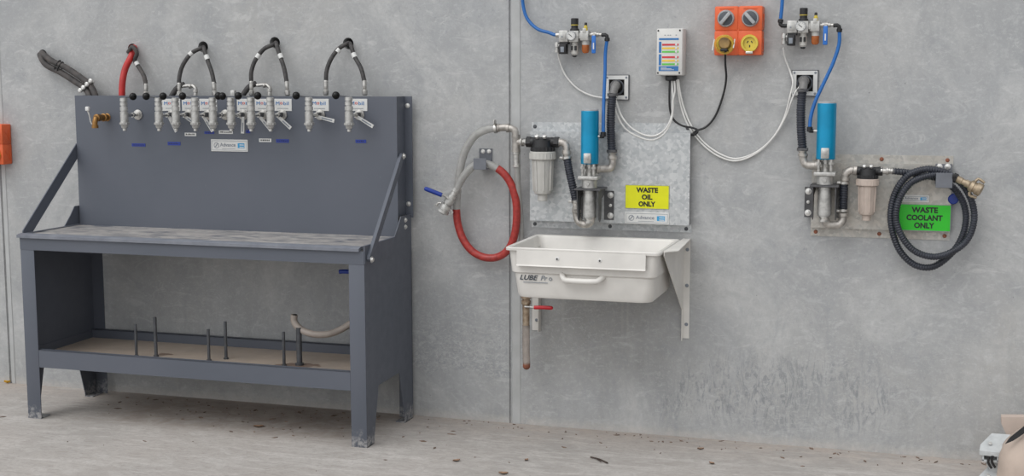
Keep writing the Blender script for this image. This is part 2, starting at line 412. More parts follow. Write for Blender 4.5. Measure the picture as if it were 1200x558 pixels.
AMBER = mat('amber_oil', (206, 118, 58), .2, var=.1); AMBER.node_tree.nodes['Principled BSDF'].inputs['Transmission Weight'].default_value = .4
YSIGN = mat('yellow_sign', (214, 214, 0), .45, var=.02); GSIGN = mat('green_sign', (42, 186, 36), .4, var=.02)
INK = mat('black_ink', (24, 24, 26), .5, var=.05); GREYINK = mat('grey_ink', (128, 134, 142), .5, var=.05)
INKB = mat('blue_ink', (44, 110, 170), .5, var=.05); INKR = mat('red_ink', (200, 52, 60), .5, var=.05)
INKBT = mat('cyan_ink', (52, 150, 200), .5, var=.05)
YINK = mat('amber_ink', (226, 190, 70), .5, var=.05); GINK = mat('green_ink', (96, 186, 80), .5, var=.05)
TAPEB = mat('blue_tape', (28, 52, 140), .45, var=.08); REDG = mat('red_lever_grip', (192, 22, 36), .4, var=.05)
DARK = mat('hole_interior', (22, 21, 20), .9, var=.1)
ROD = mat('grey_steel_rod', (84, 86, 90), .5, .3, var=.15)
GHOSE = mat('beige_grey_drain_hose', (160, 150, 142), .5, var=.08, scale=18)
CANV = mat('beige_canvas', (184, 168, 156), .85, var=.07, scale=9, bump=.3)
CANV2 = mat('beige_board', (190, 174, 163), .75, var=.05, scale=12)
LEAFB = mat('dry_brown_leaf', (138, 112, 92), .8, var=.25); LEAFY = mat('yellow_leaf', (206, 158, 30), .6, var=.12)
CRUMB = mat('leaf_crumb', (118, 100, 88), .9, var=.3, scale=20)
TWIG = mat('dark_twig', (78, 66, 60), .9, var=.2)
LIPM = mat('highlit_grey_paint', (124, 127, 135), .4, var=.1, scale=14, col2=(104, 108, 118))  # bench paint made lighter: the lip's highlight is put into the colour
CHROME = mat('chrome', (200, 198, 194), .2, .95, var=.05)

# ------------------------------------------------------------------ setting
X0, X1, YF, YB, PD = -2.415, -.615, -.603, -.043, .14
JX = P(598, 300).x; JX2 = P(5.5, 300).x
HOLES = [(P(50, 64), .026), (P(155, 57), .026), (P(238, 55), .028), (P(322, 50), .028), (P(408, 51), .028),
         (P(722.5, 102.5), .032), (P(943, 97.5), .032)]
w = M(); w.box((-7, 0, -.1), (6, .2, 4.2)); wall = w.build('wall_back', WALL, kind='structure', label='pale grey tilt-up concrete wall with vertical joints')
cut = M()
for p, r in HOLES: cut.cyl((p.x, -.05, p.z), (p.x, .15, p.z), r, seg=28)
for jx, jw in ((JX, .003), (JX2, .004)): cut.prism([(jx-jw-.006, -.01), (jx+jw+.004, -.01), (jx+jw, .010), (jx-jw, .010)], 'z', -.2, 4.3)
co = cut.build('cutter', WALL)
md = wall.modifiers.new('b', 'BOOLEAN'); md.object = co; md.solver = 'EXACT'; md.operation = 'DIFFERENCE'
bpy.context.view_layer.update()
me = bpy.data.meshes.new_from_object(wall.evaluated_get(bpy.context.evaluated_depsgraph_get()))
wall.modifiers.clear(); wall.data = me; me.polygons.foreach_set('use_smooth', [False]*len(me.polygons))
bpy.data.objects.remove(co)
for i, (jx, jw) in enumerate(((JX, .052), (JX2, .034))):
    t_ = M(); t_.prism([(jx+.008, -.0002), (jx+.011, -.0035), (jx+jw-.003, -.0035), (jx+jw, -.0002)], 'z', 0, 4.2)
    t_.build('trim_%d' % (i+1), SEAL, kind='structure', label='pale vertical filler strip beside the wall joint')
f = M(); f.box((-7, -12, -.12), (6, 0, 0)); f.build('floor', FLOOR, kind='structure', label='dusty light concrete floor slab')

# ------------------------------------------------------------------ helpers for plumbing
def sleeve(m, a, b, r, hexr=None):
    """threaded fitting from a to b: collar rings either side"""
    a, b = Vector(a), Vector(b); L = (b-a).length
    k = min(.012, L*.25); R = hexr or r*1.25
    m.lathe(a, b-a, [(0, R*.95), (.001, R), (k, R), (k+.002, r), (L-k-.002, r), (L-k, R), (L-.001, R), (L, R*.95)], 18)
def elbow(m, pts, r, beads=True):
    m.tube(pts, r, 16, step=.01)
    pts = [Vector(p) for p in pts]
    if beads:
        for a, b in ((pts[0], pts[1]), (pts[-1], pts[-2])):
            d = (b-a).normalized(); m.lathe(a-d*.002, d, [(0, r*1.05), (.002, r*1.22), (.014, r*1.22), (.017, r*1.02)], 18)
def bolt(m, c, r=.008, h=.006, n=(0, -1, 0), seg=6):
    c, n = Vector(c), Vector(n).normalized()
    m.lathe(c, n, [(0, r*1.5), (.0015, r*1.5), (.002, r), (h, r), (h+.001, r*.8)], 12)

# ------------------------------------------------------------------ lubrication bench
bench = thing('dispensing_bench', 'slate grey steel dispensing bench with high back panel, tray top and lower shelf', 'workbench', ((X0+X1)/2, YF/2, 0))
ZT = .905; T = .004
m = M()   # back panel: front sheet, top return, side returns, wall flanges
PT, PB = 1.564, .895
XR = P(465, 113, PD).x; XL = P(88, 114, PD).x
m.box((XL, -PD-.003, PB), (XR, -PD, PT)); m.box((XL, -PD, PT-.003), (XR, -PD+.03, PT))
for s, xs, xe in ((1, XR, X1+.01), (-1, XL, X0-.01)):
    m.box((min(xs, xs-s*.003), -PD, .998), (max(xs, xs-s*.003), -YB*0-.043, PT))
    m.box((min(xs, xe), -.043, .985), (max(xs, xe), -.038, PT))
m.build('back_panel', PAINT, bench)
m = M()
for s, xe in ((1, X1-.012), (-1, X0+.012)):
    for z in (1.52, 1.05): bolt(m, (xe, -.043, z), .008, .007)
m.build('panel_bolt', BOLT, bench)
# tray top with lip
m = M()
m.box((X0+.01, -.572, ZT-.006), (X1-.02, -PD+.02, ZT-.002))
m.build('tray_top', TRAYTOP, bench, label='dust-covered worn tray surface')
m = M()
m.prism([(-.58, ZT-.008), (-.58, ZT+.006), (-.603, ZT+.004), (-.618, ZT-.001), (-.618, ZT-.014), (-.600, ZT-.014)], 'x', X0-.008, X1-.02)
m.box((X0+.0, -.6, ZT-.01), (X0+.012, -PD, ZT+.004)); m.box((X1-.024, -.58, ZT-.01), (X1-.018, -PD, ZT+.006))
m.build('tray_lip', LIPM, bench, label='rolled front lip with highlight in its colour')
m = M()
m.box((X0+.001, YF-.002, .832), (X1-.001, YF+.003, .8909)); m.box((X1-.004, YF, .835), (X1+.003, YF+.36, .915)); m.box((X0-.002, YF, .835), (X0+.004, YF+.36, .900))
m.build('apron', PAINT, bench)
# side panels with foot cut-outs
prof = [(YF+.002, .0), (-.525, 0), (-.465, .258), (-.212, .262), (-.141, .0), (YB, 0), (YB, 1.0), (-.17, 1.002), (-.205, .96), (-.33, .84), (YF+.002, .84)]
for x, s in ((X1, -1), (X0, 1)):
    m = M(); m.prism(prof, 'x', x, x+s*T)
    # returns (the bent edge) along the rear leg
    m.box((min(x, x+s*.07), YB-.004, 0), (max(x, x+s*.07), YB, .83))
    m.box((min(x, x+s*.05), -.146, .0), (max(x, x+s*.05), -.05, .004))
    m.build('side_panel', PAINT, bench)
for x, s in ((X1, -1), (X0, 1)):
    m = M(); m.box((min(x, x+s*.076), YF-.001, 0), (max(x, x+s*.076), YF+.004, .8315), .001); m.box((min(x, x+s*.07), YF, 0), (max(x, x+s*.07), YF+.08, .004))
    m.build('front_leg', PAINT, bench)
# lower shelf
SZ = .30
m = M()
m.box((X0+.077, YF, .258), (X1-.077, YF+.004, .344)); m.box((X0+.077, YF, .340), (X1-.077, YF+.03, .344)); m.build('shelf_front_rail', PAINT, bench)
m = M(); m.box((X0+.005, -.07, .262), (X1-.005, -.066, .346)); m.box((X0+.005, -.07, .342), (X1-.005, -.045, .346)); m.build('shelf_rear_rail', PAINT, bench)
m = M(); m.box((X0+.0045, -.59, .262), (X0+.0085, -.07, .34)); m.box((X1-.0085, -.59, .262), (X1-.0045, -.07, .34)); m.build('shelf_side_rail', PAINT, bench)
m = M(); m.box((X0+.009, YF+.005, SZ-.004), (X1-.009, -.071, SZ)); m.build('lower_shelf', SHELF, bench, label='dirty lower shelf with rusty stains')
for u, v0, v1, r in ((160, 418, 380, .007), (183, 418, 372, .0085), (245, 423, 386, .0075), (265, 421, 377, .008), (333, 429, 389, .0075)):
    a = PZ(u, v0, SZ); zt = P(u, v1, -a.y).z
    m = M(); m.cyl((a.x, a.y, SZ-.001), (a.x, a.y, zt), r, seg=12, ch=.001)
    k = 0
    m.cyl((a.x, a.y, SZ), (a.x, a.y, SZ+.008), r*1.5, seg=6); m.build('upright_rod', ROD, bench)
# braces
def bar(m, a, b, w, t, off):    # flat bar in the plane x=const between a and b (y,z), thickness t in +x from off
    a, b = Vector(a), Vector(b); d = (b-a).normalized(); n = Vector((-d.y, d.x))*(w/2)
    e = d*(w*.3)
    poly = [a+n-e*0, a+n*.5-e, a-n*.5-e, a-n, b-n, b-n*.5+e, b+n*.5+e, b+n]
    m.prism([(p.x, p.y) for p in poly], 'x', off, off+t)
ab = PX(433, 303, X1+.012); at = PX(471.5, 183, XR+.012)
def bar3(m, a, b, w, t):     # rectangular bar from a to b, w deep in the slope, t thick across
    a, b = Vector(a), Vector(b); d = (b-a).normalized(); sx = Vector((1, 0, 0)); sx = (sx-d*sx.dot(d)).normalized(); n = d.cross(sx)*(w/2); sx = sx*t
    m.loft([[c+n*k-sx*0, c-n*k, c-n*k+sx, c+n*k+sx] for c, k in ((a-d*w*.35, .45), (a, 1), (b, 1), (b+d*w*.35, .45))])
m = M(); bar3(m, (X1+.0045, ab.y, ab.z), (XR+.001, at.y, at.z), .036, .016); m.build('brace', PAINT, bench)
al = (ab.y+.02, .90); 
m = M(); bar3(m, (X0-.008, al[0], al[1]), (XL-.007, -PD+.02, 1.30), .058, .006); m.build('brace', PAINT, bench)
m = M(); bolt(m, (X1+.0225, ab.y, ab.z-.005), .010, .008, (1, 0, 0)); bolt(m, (XR+.018, at.y, at.z), .010, .008, (1, 0, 0))
for a in ((475, 258), (475, 266)):
    q = PX(*a, X1); bolt(m, (X1, q.y, q.z), .008, .007, (1, 0, 0))
m.build('brace_bolt', BOLT, bench)
# ---- labels on the panel
for i, (u0, u1) in enumerate(((190, 212), (213.5, 233.6), (234, 255), (278, 298), (299, 320), (322, 342.5), (364.5, 386), (409, 431))):
    a = P(u0, 115.8, PD); b = P(u1, 130.2, PD)
    m = M(); m.box((a.x, -PD-.0055, b.z), (b.x, -PD-.003, a.z), .001, seg=1); lb = m.build('product_label', LABEL, bench, label='white product label plate')
    cx = (a.x+b.x)/2; cz = (a.z+b.z)/2+.008; W = b.x-a.x
    def letters(ch, x, mt, ww):
        m = M(); m.text(ch, (x, -PD-.006, cz), .024, ww); m.build('lettering', mt, lb)
    letters('M', cx-.028, INKB, .019); letters('b', cx+.0095, INKB, .0125); letters('i', cx+.021, INKB, .0034); letters('l', cx+.029, INKB, .0034); letters('o', cx-.0085, INKR, .0135)
    m = M(); m.box((cx-.03, -PD-.0062, cz-.026), (cx+.028, -PD-.0055, cz-.0235)); m.build('small_print', GREYINK, lb)
for u0, v0, u1, v1, mt in ((155, 168, 171, 171.7, TAPEB), (197, 166.2, 212, 170.4, TAPEB), (240, 154, 251.5, 157, TAPEB), (288.5, 152.5, 293.5, 156, TAPEB), (324, 163, 339, 167.3, TAPEB),
                           (417, 163.6, 429.5, 167.6, TAPEB), (217, 155.5, 230.5, 159.6, LABEL), (257, 152.8, 273.4, 157, LABEL), (304, 162.3, 318.5, 166.6, LABEL)):
    a = P(u0, v0, PD); b = P(u1, v1, PD)
    m = M(); m.box((a.x, -PD-.0045, b.z), (b.x, -PD-.003, a.z)); o = m.build('tape_label', mt, bench, label='strip of blue tape' if mt is TAPEB else 'strip of white tape')
    m = M(); x = a.x+.006
    while x < b.x-.010:
        wd = random.uniform(.003, .008); m.box((x, -PD-.0049, (a.z+b.z)/2-.003), (x+wd, -PD-.0045, (a.z+b.z)/2+random.choice((.002, .004)))); x += wd+.003
    m.build('small_print', INK if mt is LABEL else mat('dark_blue_print', (14, 26, 80), .5), o)
def name_plate(parent, a, b, d, thin=False):
    """framed white maker's plate: round emblem, grey wordmark, blue block"""
    m = M(); m.box((a.x, -d-.004, b.z), (b.x, -d, a.z), .0015, seg=1); pl = m.build('name_plate', LABEL, parent, label='white name plate with grey wordmark')
    W = b.x-a.x; H = a.z-b.z; y = -d-.0042
    m = M()
    for (p, q) in (((a.x+.006, b.z+.006), (b.x-.006, b.z+.0075)), ((a.x+.006, a.z-.0075), (b.x-.006, a.z-.006)), ((a.x+.006, b.z+.006), (a.x+.0075, a.z-.006)), ((b.x-.0075, b.z+.006), (b.x-.006, a.z-.006))):
        m.box((p[0], y-.0004, p[1]), (q[0], y+.0004, q[1]))
    m.build('border_line', GREYINK, pl)
    m = M(); c = Vector((a.x+W*.15, y, (a.z+b.z)/2)); r = H*.22
    m.tube([c+Vector((math.cos(t)*r, 0, math.sin(t)*r)) for t in [2*PI*k/24 for k in range(24)]], .0014, 6, closed=True, smooth=False)
    m.tube([c+Vector((-r*.6, 0, -r*.5)), c+Vector((0, 0, -r*.1)), c+Vector((r*.1, 0, r*.3)), c+Vector((r*.8, 0, r*.7))], .0022, 6)
    m.build('emblem', GREYINK, pl)
    m = M(); m.text('Advance', (a.x+W*.46, y, (a.z+b.z)/2+H*.06), H*.42, W*.42, bold=.0003); m.build('lettering', GREYINK, pl)
    m = M(); m.box((a.x+W*.3, y-.0004, b.z+H*.22), (a.x+W*.66, y+.0004, b.z+H*.25)); m.build('small_print', GREYINK, pl)
    m = M(); m.box((a.x+W*.73, y-.0006, b.z+H*.3), (a.x+W*.91, y+.0004, b.z+H*.7)); e = m.build('blue_block', INKBT, pl)
    m = M(); 
    for k in (.38, .56): m.box((a.x+W*.78, y-.001, b.z+H*(k-.035)), (a.x+W*.895, y-.0006, b.z+H*(k+.035)))
    m.build('block_bar', LABEL, pl)
name_plate(bench, P(247.5, 163.2, PD+.003), P(291, 178, PD+.003), PD+.003)

# ---- dispensing valves (ten)
def make_valve(side):
    root = thing('dispensing_valve', 'x', 'valve', (0, 0, 0), 'oil dispensing valves along the back panel')
    m = M(); m.lathe((0, .0, 0), (0, -1, 0), [(0, .024), (.003, .026), (.006, .025), (.008, .017), (.011, .016), (.012, .012)], 24); m.build('wall_flange', STEEL, root)
    m = M(); m.cyl((0, -.01, 0), (0, -.10, 0), .0085, seg=14); m.lathe((0, -.04, 0), (0, -1, 0), [(0, .012), (.012, .012)], 6); m.build('stem', CHROME, root)
    m = M()
    m.lathe((0, -.122, .086), (0, 0, -1), [(0, .014), (.002, .0175), (.016, .0185), (.0165, .0150), (.022, .0150), (.0225, .0185), (.037, .0185), (.0375, .0150), (.043, .0150), (.0435, .019), (.062, .019),
                                         (.0625, .0160), (.068, .0160), (.0685, .0195), (.118, .0195), (.120, .022), (.130, .022), (.134, .018), (.146, .015), (.150, .0095), (.160, .0095), (.162, .008)], 20)
    m.lathe((0, -.122, -.034), (0, 0, -1), [(0, .020), (.001, .024), (.010, .024), (.011, .020)], 6)
    m.build('valve_body', CAST, root)
    m = M(); s = side
    m.tube([(0, -.122, .084), (s*.014, -.124, .088), (s*.05, -.13, .092)], .0035, 8); lv = m.build('knob_lever', ROD, root)
    m = M(); m.sph((s*.060, -.132, .093), .0185, 22); m.build('ball_knob', KNOB, lv)
    return root
vL, vR = make_valve(-1), make_valve(1)
VALVES = [  # flange u, lever end, knob side, label
    (162, 1, None, 'silver dispensing valve with black knob, leftmost of the row, right of the brass tap'),
    (202, -1, (197.5, 136.5, 206, 154.5), 'silver dispensing valve second from left, just left of the first white labels'),
    (221.5, -1, (216, 136.5, 226, 143.5), 'silver dispensing valve third from left, between the first two white labels'),
    (244, -1, (238, 136.5, 248.5, 154), 'silver dispensing valve fourth from left, over the second white label'),
    (264.5, 1, None, 'silver dispensing valve with its knob to the right, over the framed name plate'),
    (285.5, -1, (284.5, 137, 283.5, 156.5), 'silver dispensing valve beside the upright white handle, knob touching its neighbour\'s'),
    (308.5, -1, (304, 137, 317, 153), 'silver dispensing valve seventh from left, beside the upright white handle'),
    (331, -1, (326, 137, 340, 150.5), 'silver dispensing valve eighth from left, last of the close row'),
    (375.5, -1, (369, 136, 391, 142), 'silver dispensing valve standing apart, second from the right end'),
    (421.5, -1, (417, 136, 436.5, 148.5), 'silver dispensing valve at the right end of the panel')]
firsts = {-1: vL, 1: vR}; used = set(); VR = []
for u, s, lev, lab in VALVES:
    p = P(u, 134.5, PD+.003)
    if s not in used: used.add(s); r = firsts[s]; r.location = p; r['label'] = lab
    else: r = dup(firsts[s], p, lab)
    VR.append((r, p, lev))
for r, p, lev in VR:
    if lev:
        bpy.context.view_layer.update()
        a = P(lev[0], lev[1], PD+.045); b = P(lev[2], lev[3], PD+.05)
        d = (b-a).normalized(); n = Vector((-d.z, 0, d.x))*.0085
        m = M(); poly = [a+n*.8, b+n, b-n, a-n*.8]
        m.prism([(q.x, q.z) for q in poly], 'y', a.y, a.y+.005); h = m.build('shut_off_handle', LABEL, r, label='flat white handle')
        m = M(); a2 = a.lerp(b, .35); b2 = a.lerp(b, .9); n2 = n*.35
        m.prism([(q.x, q.z) for q in (a2+n2, b2+n2, b2-n2, a2-n2)], 'y', a.y-.0008, a.y); m.build('small_print', GREYINK, h)
        m = M(); m.cyl((p.x, -PD-.02, p.z), (p.x, a.y-.002, p.z+.002), .010, seg=12); m.box((p.x-.012, -PD-.043, p.z-.010), (p.x+.012, -PD-.018, p.z+.012), .003); m.build('shut_off_body', DBR, r)
# brass tap
p = P(126, 137.5, PD+.003)
tap = thing('brass_tap', 'small aged brass tap at the left end of the back panel', 'tap', p)
m = M(); m.lathe(p, (0, -1, 0), [(0, .018), (.004, .02), (.006, .015), (.025, .015), (.027, .020), (.038, .020), (.040, .016), (.07, .016), (.072, .0185), (.095, .0185), (.098, .014)], 18)
q = p+Vector((0, -.080, 0)); m.tube([q, q+Vector((0, -.02, -.004)), q+Vector((0, -.028, -.02)), q+Vector((0, -.028, -.048))], .0135, 14)
m.lathe(q+Vector((0, -.028, -.036)), (0, 0, -1), [(0, .0165), (.014, .0165), (.015, .012)], 16); m.build('tap_body', BRASS, tap)
m = M(); m.tube([q+Vector((-.008, -.012, -.04)), q+Vector((-.028, -.016, -.028)), q+Vector((-.036, -.018, .01)), q+Vector((-.045, -.02, .038))], .0045, 8); lv = m.build('tap_lever', STEEL, tap)
m = M(); m.box(q+Vector((-.055, -.028, .034)), q+Vector((-.035, -.012, .056)), .004); m.build('lever_tip', LABEL, lv)

# ------------------------------------------------------------------ hoses out of the wall above the bench
def crimp(m, a, b, r=.010):
    m.lathe(a, Vector(b)-Vector(a), [(0, r*.9), (.002, r), ((Vector(b)-Vector(a)).length*.55, r), ((Vector(b)-Vector(a)).length*.6, r*.85), ((Vector(b)-Vector(a)).length*.65, r*1.3), ((Vector(b)-Vector(a)).length*.92, r*1.3), ((Vector(b)-Vector(a)).length, r*.9)], 12)
def hose(name, label, pts, r, mt, fit=None, group=None, cat='hose', sleeve_t=None, mm=None):
    pts = [P(*q) if not isinstance(q, Vector) else q for q in pts]
    root = thing(name, label, cat, pts[-1], group)
    m = M(); m.tube(pts, r, 12, step=.012); m.build('hose_tube', mt, root)
    if fit:
        a, b = P(*fit[0]), P(*fit[1]); m = M(); crimp(m, a, b, .0105); m.build('end_fitting', STEEL, root)
    if sleeve_t:
        a, b = P(*sleeve_t[0]), P(*sleeve_t[1]); m = M(); m.cyl(a, b, r*1.18, seg=12); m.build('printed_band', LABEL, root)
    return root
HG = 'black rubber hoses looping from wall holes to the bench'
h = M()
root = thing('supply_hose', 'upper black hose of the pair slanting down from the leftmost wall hole', 'hose', P(110, 118, .09))
m.bm.free() if False else None
m = M(); m.tube([P(51, 63, -.06), P(50, 63, .03), P(60, 71, .045), P(77, 79, .045), P(95, 91, .05), P(104, 98, .06), P(111, 110, .085), P(114, 126, .09)], .0155, 12); m.build('hose_tube', HOSE, root)
root2 = thing('supply_hose', 'lower black hose of the pair slanting down from the leftmost wall hole', 'hose', P(100, 118, .09))
m = M(); m.tube([P(48.5, 64.5, -.06), P(47.5, 65.5, .03), P(53, 75, .045), P(72, 85.5, .045), P(90, 97, .05), P(99, 103, .06), P(105, 113, .085), P(108, 127, .09)], .0155, 12); m.build('hose_tube', HOSE, root2)
def wrap(m, c, ax, r, w, thick=.0025):
    c, ax = Vector(c), Vector(ax).normalized(); m.lathe(c-ax*w/2, ax, [(0, r), (0, r+thick), (w, r+thick), (w, r)], 18)
m = M()
c = P(69, 78, .045)
for k in (-1, 1):
    a = c+Vector((k*.008, 0, -k*.004)); ax = Vector((.80, 0, -.45)).normalized(); n = Vector((.45, 0, .8))
    m.tube([a+n*(math.cos(t)*.034)+Vector((0, -1, 0))*(math.sin(t)*.018) for t in [2*PI*j/20 for j in range(20)]], .003, 8, closed=True, smooth=False)
m.build('cable_tie', BLACK, label='pair of black cable ties around the slanting black hoses', cat='cable tie', loc=c)
c = P(103, 101, .06); n = Vector((.80, 0, .60)); ax = Vector((.6, 0, -.8))
clamp = thing('hose_clamp', 'bright metal clamp joining the two slanting hoses above the bench corner', 'clamp', c)
m = M(); m.tube([c+n*(math.cos(t)*.038)+Vector((0, -1, 0))*(math.sin(t)*.021) for t in [2*PI*j/24 for j in range(24)]], .006, 8, closed=True, smooth=False); m.build('clamp_band', BOLT, clamp)
m = M()
for k in (-.036, -.012, .016, .044): m.lathe(c+n*k+Vector((0, -.022, 0)), (0, -1, 0), [(0, .012), (.008, .012), (.012, .007)], 12)
m.build('clamp_bolt', BOLT, clamp)
hose('air_supply_hose', 'thick red hose dropping from a wall hole behind the bench panel', [(156, 57, -.06), (157, 57, .02), (154, 66, .05), (147, 80, .07), (143.5, 97, .09), (143, 125, .095)], .0165, RED)
hose('supply_hose', 'black hose curling over the red hose, ending above the leftmost knobs', [(151, 60, -.06), (151, 60, .04), (156, 55, .075), (160.5, 62, .07), (158, 71, .05), (163, 79, .06), (169, 90, .08), (171, 100, .09)][::1], .0105, HOSE, ((171, 98, .09), (171.5, 113, .09)), HG, sleeve_t=((159.5, 73, .056), (161.5, 76.5, .058)))
hose('supply_hose', 'black hose arching left from the hole beside the one with the red hose', [(238, 55, -.06), (237, 56, .03), (225, 62, .05), (214, 77, .07), (210, 92, .085), (210, 100, .09)], .0105, HOSE2, ((210, 97, .09), (210.5, 113, .09)), HG, sleeve_t=((222, 64.5, .055), (225.5, 61.5, .05)))
hose('supply_hose', 'black hose dropping right from the hole beside the one with the red hose', [(239, 56, -.06), (239, 57, .035), (243, 70, .055), (248, 84, .075), (251, 98, .09)], .0105, HOSE2, ((250.5, 96, .09), (252, 113, .09)), HG, sleeve_t=((241.5, 65, .05), (243.3, 70, .055)))
hose('supply_hose', 'black hose arching left from the hole second from the right', [(322, 50, -.06), (321, 52, .03), (310, 57, .05), (299, 71, .07), (294.5, 85, .085), (294.5, 98, .09)], .0105, HOSE2, ((294.5, 95, .09), (295, 112.5, .09)), HG, sleeve_t=((301, 68, .066), (304, 63.5, .06)))
hose('supply_hose', 'black hose dropping right from the hole second from the right', [(323, 50, -.06), (324, 52, .035), (328, 65, .055), (333, 80, .075), (336, 96, .09)], .0105, HOSE2, ((336, 95, .09), (337, 112.5, .09)), HG, sleeve_t=((328, 63.5, .055), (329.8, 68.5, .06)))
hose('supply_hose', 'black hose arching left from the rightmost hole above the bench', [(408, 51, -.06), (407, 51, .03), (397, 57, .05), (387, 71, .07), (382.5, 85, .085), (382, 97, .09)], .0105, HOSE2, ((382, 94, .09), (382, 112, .09)), HG, sleeve_t=((395, 61, .057), (398, 57.5, .052)))
hose('supply_hose', 'black hose dropping right from the rightmost hole above the bench', [(409, 51, -.06), (411, 53, .035), (416, 67, .055), (423, 80, .075), (427, 95, .09)], .0105, HOSE2, ((427, 94, .09), (427.5, 112, .09)), HG, sleeve_t=((414, 62.5, .05), (416, 67.5, .055)))
for (a, b, lab) in (((198, 118), (212, 100), 'short black hose stub slanting behind the panel below the left pair of hoses'), ((281, 118), (296, 99), 'short black hose stub slanting behind the panel below the middle pair of hoses')):
    pts = [P(a[0], a[1], .095), P(a[0]+6, a[1]-10, .085), P(b[0]-3, b[1]+2, .08), P(b[0]+4, b[1]-1, .075)]
    m = M(); m.tube(pts, .014, 12); m.build('supply_hose', HOSE2, label=lab, cat='hose', loc=pts[0])
for (u, v, lab) in ((229, 101, 'silver pipe elbow behind the panel above the fourth valve'), (316, 100, 'silver pipe elbow behind the panel above the eighth valve')):
    m = M(); pts = [P(u-14, v+1, .08), P(u-4, v, .085), P(u, v+2, .088), P(u+.5, v+12, .09)]; m.tube([P(u-15, v, .08), P(u-3, v-.3, .08), P(u, v+2.5, .08), P(u, v+18, .08)], .0085, 12)
    m.lathe(P(u-7, v, .08), (1, 0, 0), [(0, .012), (.012, .012)], 12); m.lathe(P(u, v+4, .08), (0, 0, -1), [(0, .013), (.012, .013), (.014, .010), (.03, .011), (.031, .014), (.04, .014)], 12)
    m.build('pipe_elbow', STEEL, label=lab, cat='pipe fitting', loc=P(u, v+12, .08))
m = M(); a = P(273.5, 111, .09); m.box(a+Vector((-.012, -.012, -.03)), a+Vector((.012, .012, .022)), .004); m.build('pipe_plug', CAST, label='small silver block peeking over the panel right of the twin knobs', cat='pipe fitting', loc=a)

# shelf things
q = PZ(351, 428, SZ)
m = M(); m.cyl((q.x, q.y, SZ+.0005), (q.x, q.y, P(351, 384, -q.y).z), .0135, seg=16); m.cyl((q.x, q.y, SZ+.0005), (q.x, q.y, SZ+.01), .02, seg=16)
m.build('standpipe', ROD, label='thick grey standpipe on the shelf under the drain hose', cat='pipe', loc=(q.x, q.y, SZ))
D_ = -q.y-.01
pts = [P(345, 369, D_+.0), P(344.5, 376, D_), P(351, 385, D_), P(366, 391.5, D_), P(385, 391.5, D_-.03), P(400, 386, D_-.06), P(415, 377, D_-.09), P(440, 368, D_-.15)]
dh = thing('drain_hose', 'beige grey hose curling from behind the right leg over the shelf', 'hose', pts[0])
m = M(); m.tube(pts, .0165, 16); m.build('hose_tube', GHOSE, dh)
m = M(); e = pts[0]; m.cyl(e+Vector((0, -.0, .0015)), e+Vector((0, 0, -.002)), .0125, seg=16); m.build('hose_bore', DARK, dh)
a = P(398, 318.5, .35); b = P(411, 318.5, .35)
bv = thing('ball_valve', 'blue-handled ball valve peeking out from behind the right bench leg', 'valve', b)
m = M(); m.tube([a, a.lerp(b, .3)+Vector((0, 0, .001)), b+Vector((.02, 0, 0))], .0105, 12); m.build('valve_handle', BLUEH, bv)
m = M(); sleeve(m, b+Vector((.02, 0, .05)), b+Vector((.02, 0, -.06)), .016); m.build('valve_body', STEEL, bv)

